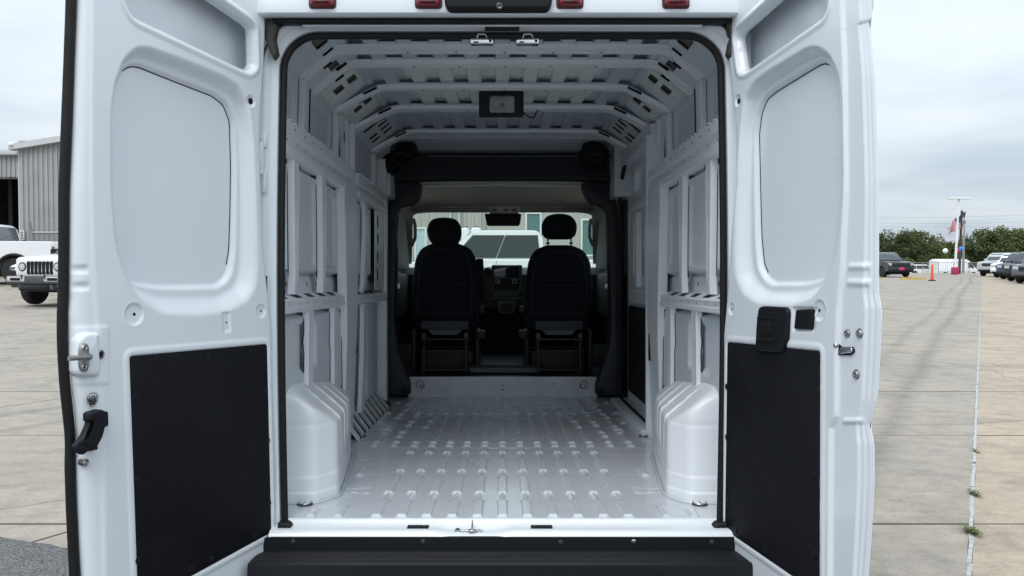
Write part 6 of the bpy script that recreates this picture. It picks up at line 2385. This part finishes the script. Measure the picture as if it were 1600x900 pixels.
def chain_link(name, label, p0, p1, h, nposts, step, barbed=False, wire=.006, zfix=None):
    root = empty(name, (0, 0, 0))
    tag(root, label, 'fence')
    p0, p1 = Vector(p0), Vector(p1)
    d = p1 - p0
    ln = d.length
    for k in range(nposts):
        p = p0 + d * (k / (nposts - 1))
        part(MB().tube([(p.x, p.y, p.z - .1), (p.x, p.y, p.z + h + .05)], wire * 6, 8), 'fence_post', 'galv', root)
    for z in (h,):
        part(MB().tube([p0 + Vector((0, 0, z)), p1 + Vector((0, 0, z))], wire * 4, 6), 'top_rail', 'galv', root)
    if barbed:
        for j in range(3):
            z = h + .14 + .13 * j
            part(MB().tube([p0 + Vector((0, -.05 * j, z)), p1 + Vector((0, -.05 * j, z))], wire * .9, 4), 'barbed_wire', 'galv', root)
            for k in range(nposts):
                p = p0 + d * (k / (nposts - 1))
                if j == 0:
                    part(MB().tube([(p.x, p.y, p.z + h), (p.x, p.y - .12, p.z + h + .45)], wire * 3, 6), 'wire_arm', 'galv', root)
    mb = MB()
    n = int(ln / step)
    u = d.normalized()
    for k in range(-int(h / step) - 1, n + 1):
        for sg in (1, -1):
            s0 = k * step if sg > 0 else k * step + h
            a = [max(0, min(ln, s0)), None]
            t0, t1 = s0, s0 + sg * h
            za, zb_ = 0.03, h
            lo, hi = min(t0, t1), max(t0, t1)
            if hi < 0 or lo > ln:
                continue
            f0 = max(0, min(1, (0 - t0) / (t1 - t0))) if not 0 <= t0 <= ln and sg * (0 - t0) > 0 else 0
            f1 = 1
            if sg > 0 and t1 > ln:
                f1 = (ln - t0) / (t1 - t0)
            if sg < 0 and t1 < 0:
                f1 = (0 - t0) / (t1 - t0)
            if sg < 0 and t0 > ln:
                f0 = (ln - t0) / (t1 - t0)
            if f1 <= f0:
                continue
            q0 = p0 + u * (t0 + (t1 - t0) * f0) + Vector((0, 0, za + (zb_ - za) * f0))
            q1 = p0 + u * (t0 + (t1 - t0) * f1) + Vector((0, 0, za + (zb_ - za) * f1))
            mb.tube([q0, q1], wire, 3)
    w_ = part(mb, 'wire_mesh', 'galv', root, None)
    w_['kind'] = 'stuff'
    return root


x0, y0 = far(51, 31.5)
x1, y1 = far(170, 31.5)
z0 = gz(x0, y0)
chain_link('chain_link_fence', 'chain-link fence topped with barbed wire before the grey metal building', (x0, y0, z0), (x1, y1, z0), 1.85, 3, .10, True, .012)
x0, y0 = far(1418, 84)
x1, y1 = far(1610, 84)
chain_link('chain_link_fence', 'low grey chain-link fence along the trees, in front of the panel van', (x0, y0, .17), (x1, y1, .17), 1.1, 9, .30, False, .006)


def front_building():
    D = 36.0
    k = D / F
    Y = CW.y + D
    xa, xb_ = far(470, D)[0], far(1130, D)[0]
    root = empty('showroom_building', (0, 0, 0))
    tag(root, 'beige ribbed metal building with tall windows, seen through the van windscreen', 'building')
    px = lambda a: far(a, D)[0]
    pz = lambda b: CW.z + (408 - b) * k
    ops = [(px(823), px(843), pz(366), pz(335)), (px(909), px(931), pz(398), pz(345)), (px(650), px(664), pz(420), pz(358))]
    part(ribbed_wall(xa, px(760), Y, -.2, 7.0, .34, .05, ops[2:]), 'ribbed_wall', 'beige_siding', root, 20)
    part(ribbed_wall(px(760), xb_, Y - .25, -.2, 7.0, .22, .03, ops[:2]), 'ribbed_wall', 'beige_siding', root, 20)
    part(MB().box(px(760) - .02, px(760) + .02, Y - .25, Y + .05, -.2, 7.0), 'wall_return', 'beige_siding', root)
    part(MB().box(xa, xb_, Y + .5, Y + .6, -.2, 7.0), 'building_core', 'bay_dark', root)
    part(MB().box(xa, xb_, Y - .5, Y + 12, 7.0, 7.3), 'roof', 'eave', root)
    for (a, b, c, d) in ops:
        fm = MB()
        y_ = (Y - .29) if a > px(760) else (Y - .06)
        e = .07
        fm.box(a - e, a, y_, y_ + .12, c - e, d + e).box(b, b + e, y_, y_ + .12, c - e, d + e).box(a, b, y_, y_ + .12, d, d + e).box(a, b, y_, y_ + .12, c - e, c)
        w_ = part(fm, 'window_frame' if a > px(700) else 'door_frame', 'polewhite', root)
        part(MB().box(a, b, y_ + .05, y_ + .08, c, d), 'pane' if a > px(700) else 'door_leaf', 'winglass' if a > px(700) else 'paleblue', w_)
    for p in (704, 718):
        part(MB().box(px(p) - .05, px(p) + .05, Y - .16, Y - .055, 0, 6.9, .01), 'downpipe', 'paleblue' if p == 704 else 'eave', root)
    for (a, b) in ((721, 734), (736, 753)):
        x0, x1 = px(a) * .9, px(b) * .9
        t = empty('storage_tank', ((x0 + x1) / 2, CW.y + D * .9, .15))
        tag(t, 'white rounded tank behind the crew cab pickup, ' + ('narrower one on the left' if a == 721 else 'wider one beside the narrow tank'), 'tank')
        part(MB().box(-(x1 - x0) / 2, (x1 - x0) / 2, -.5, .5, 0, CW.z + (408 - 356) * k * .9 - .15, .12), 'tank_shell', 'carwhite', t)
        part(MB().lathe([(.12, 0), (.12, .05), (.08, .06)], (0, 0, CW.z + (408 - 356) * k * .9 - .15), (0, 0, 1), 12), 'tank_cap', 'cargrey', t)


front_building()

# ================================================================== RIGHT BACKGROUND
x, y = far(1492, 75)
g0 = gz(x, y)
lpole = empty('light_pole', (x, y, g0))
tag(lpole, 'white lot light pole with a flat cross head standing in a red base', 'light pole')
lean = .27
ht = 7.1
part(MB().tube([(0, 0, .3), (lean * .5, 0, ht * .5), (lean, 0, ht)], [.115, .10, .075], 10), 'pole', 'polewhite', lpole, 60)
part(MB().box(-.25, .25, -.25, .25, -.1, .68, .05), 'pole_base', 'magenta', lpole)
hd_ = MB().bar((lean - .85, 0, ht), (lean + .85, 0, ht), .10, .08)
part(hd_, 'cross_arm', 'polewhite', lpole)
for dx in (-.72, -.0, .72):
    part(MB().box(lean + dx - .24, lean + dx + .24, -.35, .25, ht - .06, ht + .08, .04), 'lamp_head', 'polewhite', lpole)

x, y = far(1501, 80)
up_ = empty('utility_pole', (x, y, gz(x, y)))
tag(up_, 'dark wooden utility pole carrying the flag, just right of the white light pole', 'utility pole')
part(MB().tube([(-.13, 0, -.2), (-.08, 0, 3.0), (.02, 0, 6.3)], [.14, .12, .10], 8), 'pole', 'wood', up_, 60)
part(MB().lathe([(.16, 0), (.16, .5), (.1, .55)], (.05, -.18, 5.6), (0, 0, 1), 10), 'transformer', 'darksteel', up_)
part(MB().bar((.0, 0, 4.2), (.42, 0, 6.2), .05, .05), 'brace', 'wood', up_)
x, y = far(1505, 83)
gp = empty('steel_pole', (x, y, gz(x, y)))
tag(gp, 'thin grey steel pole close behind the dark utility pole', 'pole')
part(MB().tube([(0, 0, -.2), (0, 0, 2.9), (.05, 0, 5.2)], [.13, .11, .06], 8), 'pole', 'galv', gp, 60)
part(MB().lathe([(.14, 0), (.16, .2), (.05, .3)], (.05, 0, 5.2), (0, 0, 1), 10), 'pole_cap', 'galv', gp)

# flag hanging in folds
def flag():
    x, y = far(1500, 79)
    z1 = CW.z + (408 - 335) * 79 / F
    nu, nv = 28, 16
    mb = MB()
    vs, uvs = [], []
    k = 79 / F
    for i in range(nu):
        for j in range(nv):
            u, v = i / (nu - 1), j / (nv - 1)
            # hoist at the pole, fly drooping to the lower left
            hx, hz = 0, -18 * (1 - v) - 2
            fx_ = -29 + 14 * (1 - v) * (1 - u) * .2
            X = -21 * u * (.85 + .15 * v)
            Zp = 0 - (1 - v) * (22 - 11 * u) - 21 * u ** 1.05 - 2.0 * math.sin(u * 7 + v * 2) * u
            Yp = .25 * math.sin(u * 9 + v * 3.5) * (.3 + u)
            vs.append((X * k, Yp, Zp * k))
            uvs.append((u, v))
    fs = [(i * nv + j, (i + 1) * nv + j, (i + 1) * nv + j + 1, i * nv + j + 1) for i in range(nu - 1) for j in range(nv - 1)]
    me = bpy.data.meshes.new('flag')
    me.from_pydata(vs, [], fs)
    uvl = me.uv_layers.new(name='UVMap')
    for lp_ in me.loops:
        uvl.data[lp_.index].uv = uvs[lp_.vertex_index]
    me.update()
    o = link_mesh('flag', me, 'flag', None, 80)
    o.location = (x, y, z1)
    so = o.modifiers.new('thickness', 'SOLIDIFY')
    so.thickness = .012
    tag(o, 'red, white and blue striped flag drooping left of the dark utility pole', 'flag')


flag()
for px, py, D, m, r, nm, lab in ((1476.5, 392, 76, 'balloon_white', .24, 'balloon', 'white round balloon hovering left of the white light pole'),
                                 (1501, 389, 76, 'balloon_blue', .22, 'balloon', 'blue round balloon beside the dark utility pole'),
                                 (1497, 391.5, 77, 'balloon_red', .20, 'balloon', 'red balloon half hidden between the white pole and the blue balloon')):
    x, y = far(px, D)
    z = CW.z + (408 - py) * D / F
    b = empty(nm, (x, y, gz(x, y)))
    tag(b, lab, 'balloon', 'balloons tethered round the light pole')
    zz_ = z - gz(x, y)
    part(MB().lathe([(.01, -r * 1.12), (r * .35, -r * .98), (r * .8, -r * .6), (r, 0), (r * .86, r * .5), (r * .5, r * .86), (.01, r)], (0, 0, zz_), (0, 0, 1), 18), 'balloon_skin', m, b, 80)
    part(MB().tube([(0, 0, 0), (.03, 0, zz_ * .5), (0, 0, zz_ - r)], .006, 4), 'string', 'galv', b)

# orange delineator, wheel stops
x, y = far(1456.5, 51)
dl = empty('delineator_post', (x, y, gz(x, y)))
tag(dl, 'orange plastic delineator post on a dark base, right of the yellow wheel stop', 'post')
part(MB().lathe([(.10, .04), (.09, .3), (.055, .95), (.05, 1.04), (.03, 1.06)], (0, 0, 0), (0, 0, 1), 14), 'post', 'orange', dl)
part(MB().lathe([(.23, 0), (.22, .05), (.12, .07)], (0, 0, 0), (0, 0, 1), 14), 'base', 'black', dl)
for px0, px1, D, lab in ((1408, 1446, 55, 'long yellow concrete wheel stop in front of the black pickup'), (1366, 1377, 56, 'yellow wheel stop cut off by the edge of the right van door')):
    xa, y = far(px0, D)
    xb_, _ = far(px1, D)
    w_ = MB().extrude([(-.09, 0), (.09, 0), (.06, .13), (-.06, .13)], ((0, 0, 0), (0, 1, 0), (0, 0, 1), (1, 0, 0)), 0, xb_ - xa, 0)
    o = w_.build('wheel_stop', 'yellow', None, 30)
    o.location = (xa, y, gz(xa, y))
    tag(o, lab, 'wheel stop', 'yellow wheel stops')

# overhead wires
for j, (pya, pyb) in enumerate(((338, 331), (347, 342), (352, 349))):
    D = 95
    pts = []
    for px in np.linspace(1300, 1700, 12):
        x, y = far(px, D)
        t = (px - 1300) / 400
        z = CW.z + (408 - (pya + (pyb - pya) * t)) * D / F - .35 * math.sin(math.pi * t)
        pts.append((x, y, z))
    tag(part(MB().tube(pts, .007, 4), 'power_line', 'darksteel', None), 'thin overhead wire crossing the sky above the trees, ' + ('topmost', 'middle', 'lowest')[j] + ' of three', 'wire', 'overhead wires')


# ------------------------------------------------------------------ trees
def crown_mesh(seed, H, Wd, n, cs):
    """clumps of leaf-sized faces spread through an uneven volume"""
    rnd = random.Random(seed)
    vs, fs = [], []
    clumps = []
    for k in range(cs):
        a = rnd.uniform(0, 6.28)
        rr = Wd * .5 * math.sqrt(rnd.random())
        z = rnd.uniform(.22, .95)
        lim = math.sqrt(max(.05, 1 - ((z - .45) / .58) ** 2))
        clumps.append((rr * lim * math.cos(a), rr * lim * math.sin(a), z * H, rnd.uniform(.09, .19) * Wd))
    for k in range(n):
        cx, cy_, cz, cr = rnd.choice(clumps)
        v = Vector((rnd.gauss(0, 1), rnd.gauss(0, 1), rnd.gauss(0, .75)))
        v = v.normalized() * cr * rnd.random() ** .4
        p = Vector((cx, cy_, cz)) + v
        if p.z < .1 * H:
            continue
        t = Vector((rnd.gauss(0, 1), rnd.gauss(0, 1), rnd.gauss(0, .5))).normalized()
        q = t.cross(Vector((rnd.gauss(0, 1), rnd.gauss(0, 1), rnd.gauss(0, 1)))).normalized()
        l = rnd.uniform(.09, .20)
        i = len(vs)
        vs += [tuple(p - t * l), tuple(p + q * l * .55), tuple(p + t * l), tuple(p - q * l * .55)]
        fs.append((i, i + 1, i + 2, i + 3))
    me = bpy.data.meshes.new('crown')
    me.from_pydata(vs, [], fs)
    return me


def trunk_mesh(seed, H, Wd):
    rnd = random.Random(seed)
    mb = MB()
    mb.tube([(0, 0, -.2), (.05, 0, H * .2), (.0, .05, H * .4), (.1, 0, H * .75)], [.2, .16, .12, .04], 8)
    for k in range(7):
        a = rnd.uniform(0, 6.28)
        z0 = H * rnd.uniform(.18, .45)
        e = Wd * rnd.uniform(.25, .42)
        mb.tube([(0, 0, z0), (e * .5 * math.cos(a), e * .5 * math.sin(a), z0 + H * .14), (e * math.cos(a), e * math.sin(a), z0 + H * rnd.uniform(.2, .38))], [.09, .06, .02], 6)
    me = bpy.data.meshes.new('trunk')
    me.from_pydata(mb.v, [], mb.f)
    return me


crowns = [crown_mesh(11 + k, 5.4, 6.0, 5600, 30) for k in range(4)]
trunks = [trunk_mesh(21 + k, 5.4, 6.0) for k in range(4)]
for me in trunks:
    me.materials.append(M['bark'])
for k, me in enumerate(crowns):
    me.materials.append(M['leaf_a' if k % 2 == 0 else 'leaf_b'])
rnd = random.Random(4)
tree_rows = []
TREE_LABELS = ['oak right beside the edge of the open van door', 'oak standing behind the black pickup, over its cab',
               'oak behind the right fender of the black pickup', 'oak above the long yellow wheel stop', 'oak standing behind the low white estate car', 'lower oak over the orange post and the rear of the panel van',
               'low oak behind the middle of the panel van roof', 'low oak directly behind the white balloon', 'lowest oak, at the dip behind the white light pole', 'oak rising just right of the steel pole',
               'oak above the bonnet of the panel van', 'oak at the gap between the panel van and the silver pickup', 'tall oak behind the silver pickup in the row', 'oak behind the white car in the row',
               'oak behind the navy blue car in the row', 'oak above the row of cars, second from the right frame edge', 'oak at the right frame edge, cut by it']
# (photo column, distance, top row in the photo)
for px, D, top in ((1372, 118, 366), (1388, 110, 364), (1404, 116, 366), (1421, 111, 367), (1436, 116, 363), (1449, 122, 373), (1463, 117, 376), (1478, 121, 381), (1492, 126, 383),
                   (1508, 120, 378), (1522, 116, 371), (1537, 111, 366), (1550, 114, 360), (1564, 110, 365), (1579, 115, 363), (1594, 108, 364), (1612, 112, 362)):
    tree_rows.append((px, D, top))
for i, (px, D, top) in enumerate(tree_rows):
    x, y = far(px, D)
    zt_ = CW.z + (408 - top) * D / F
    zb_ = gz(x, y) - .1
    t = empty('oak_tree', (x, y, zb_), rnd.uniform(0, 6.28))
    sc = (zt_ - zb_) / 5.4 * rnd.uniform(.99, 1.04)
    wsc = sc * rnd.uniform(.75, 1.0)
    t.scale = (wsc, wsc, sc)
    tag(t, TREE_LABELS[i], 'tree', 'oaks in a row behind the fence')
    for nm, src in (('trunk', trunks[i % 4]), ('crown', crowns[i % 4])):
        o = bpy.data.objects.new(nm, src)
        col.objects.link(o)
        o.parent = t
# undergrowth closing the foot of the row, and the wood going on beyond it
def mass(name, label, px0, px1, D0, D1, h0, h1, n, seed, m):
    rnd = random.Random(seed)
    vs, fs = [], []
    for k in range(n):
        px = rnd.uniform(px0, px1)
        D = rnd.uniform(D0, D1)
        x, y = far(px, D)
        hh = h0 + (h1 - h0) * (.5 + .5 * math.sin(px * .11) * math.cos(px * .037 + 1))
        z = -1.1 + (hh + 1.1) * rnd.random() ** .8
        p = Vector((x, y, z))
        t = Vector((rnd.gauss(0, 1), rnd.gauss(0, 1), rnd.gauss(0, .6))).normalized()
        q = t.cross(Vector((rnd.gauss(0, 1), rnd.gauss(0, 1), rnd.gauss(0, 1)))).normalized()
        l = rnd.uniform(.12, .3)
        i = len(vs)
        vs += [tuple(p - t * l), tuple(p + q * l * .6), tuple(p + t * l), tuple(p - q * l * .6)]
        fs.append((i, i + 1, i + 2, i + 3))
    me = bpy.data.meshes.new(name)
    me.from_pydata(vs, [], fs)
    o = link_mesh(name, me, m, None, None)
    tag(o, label, kind='stuff')


mass('undergrowth', 'dark scrub filling the foot of the oak row', 1335, 1660, 107, 111, 1.0, 1.9, 9000, 31, 'leaf_b')
mass('woodland', 'dense wood closing the view behind the oak row', 1335, 1680, 128, 140, 3.2, 4.4, 16000, 32, 'leaf_b')
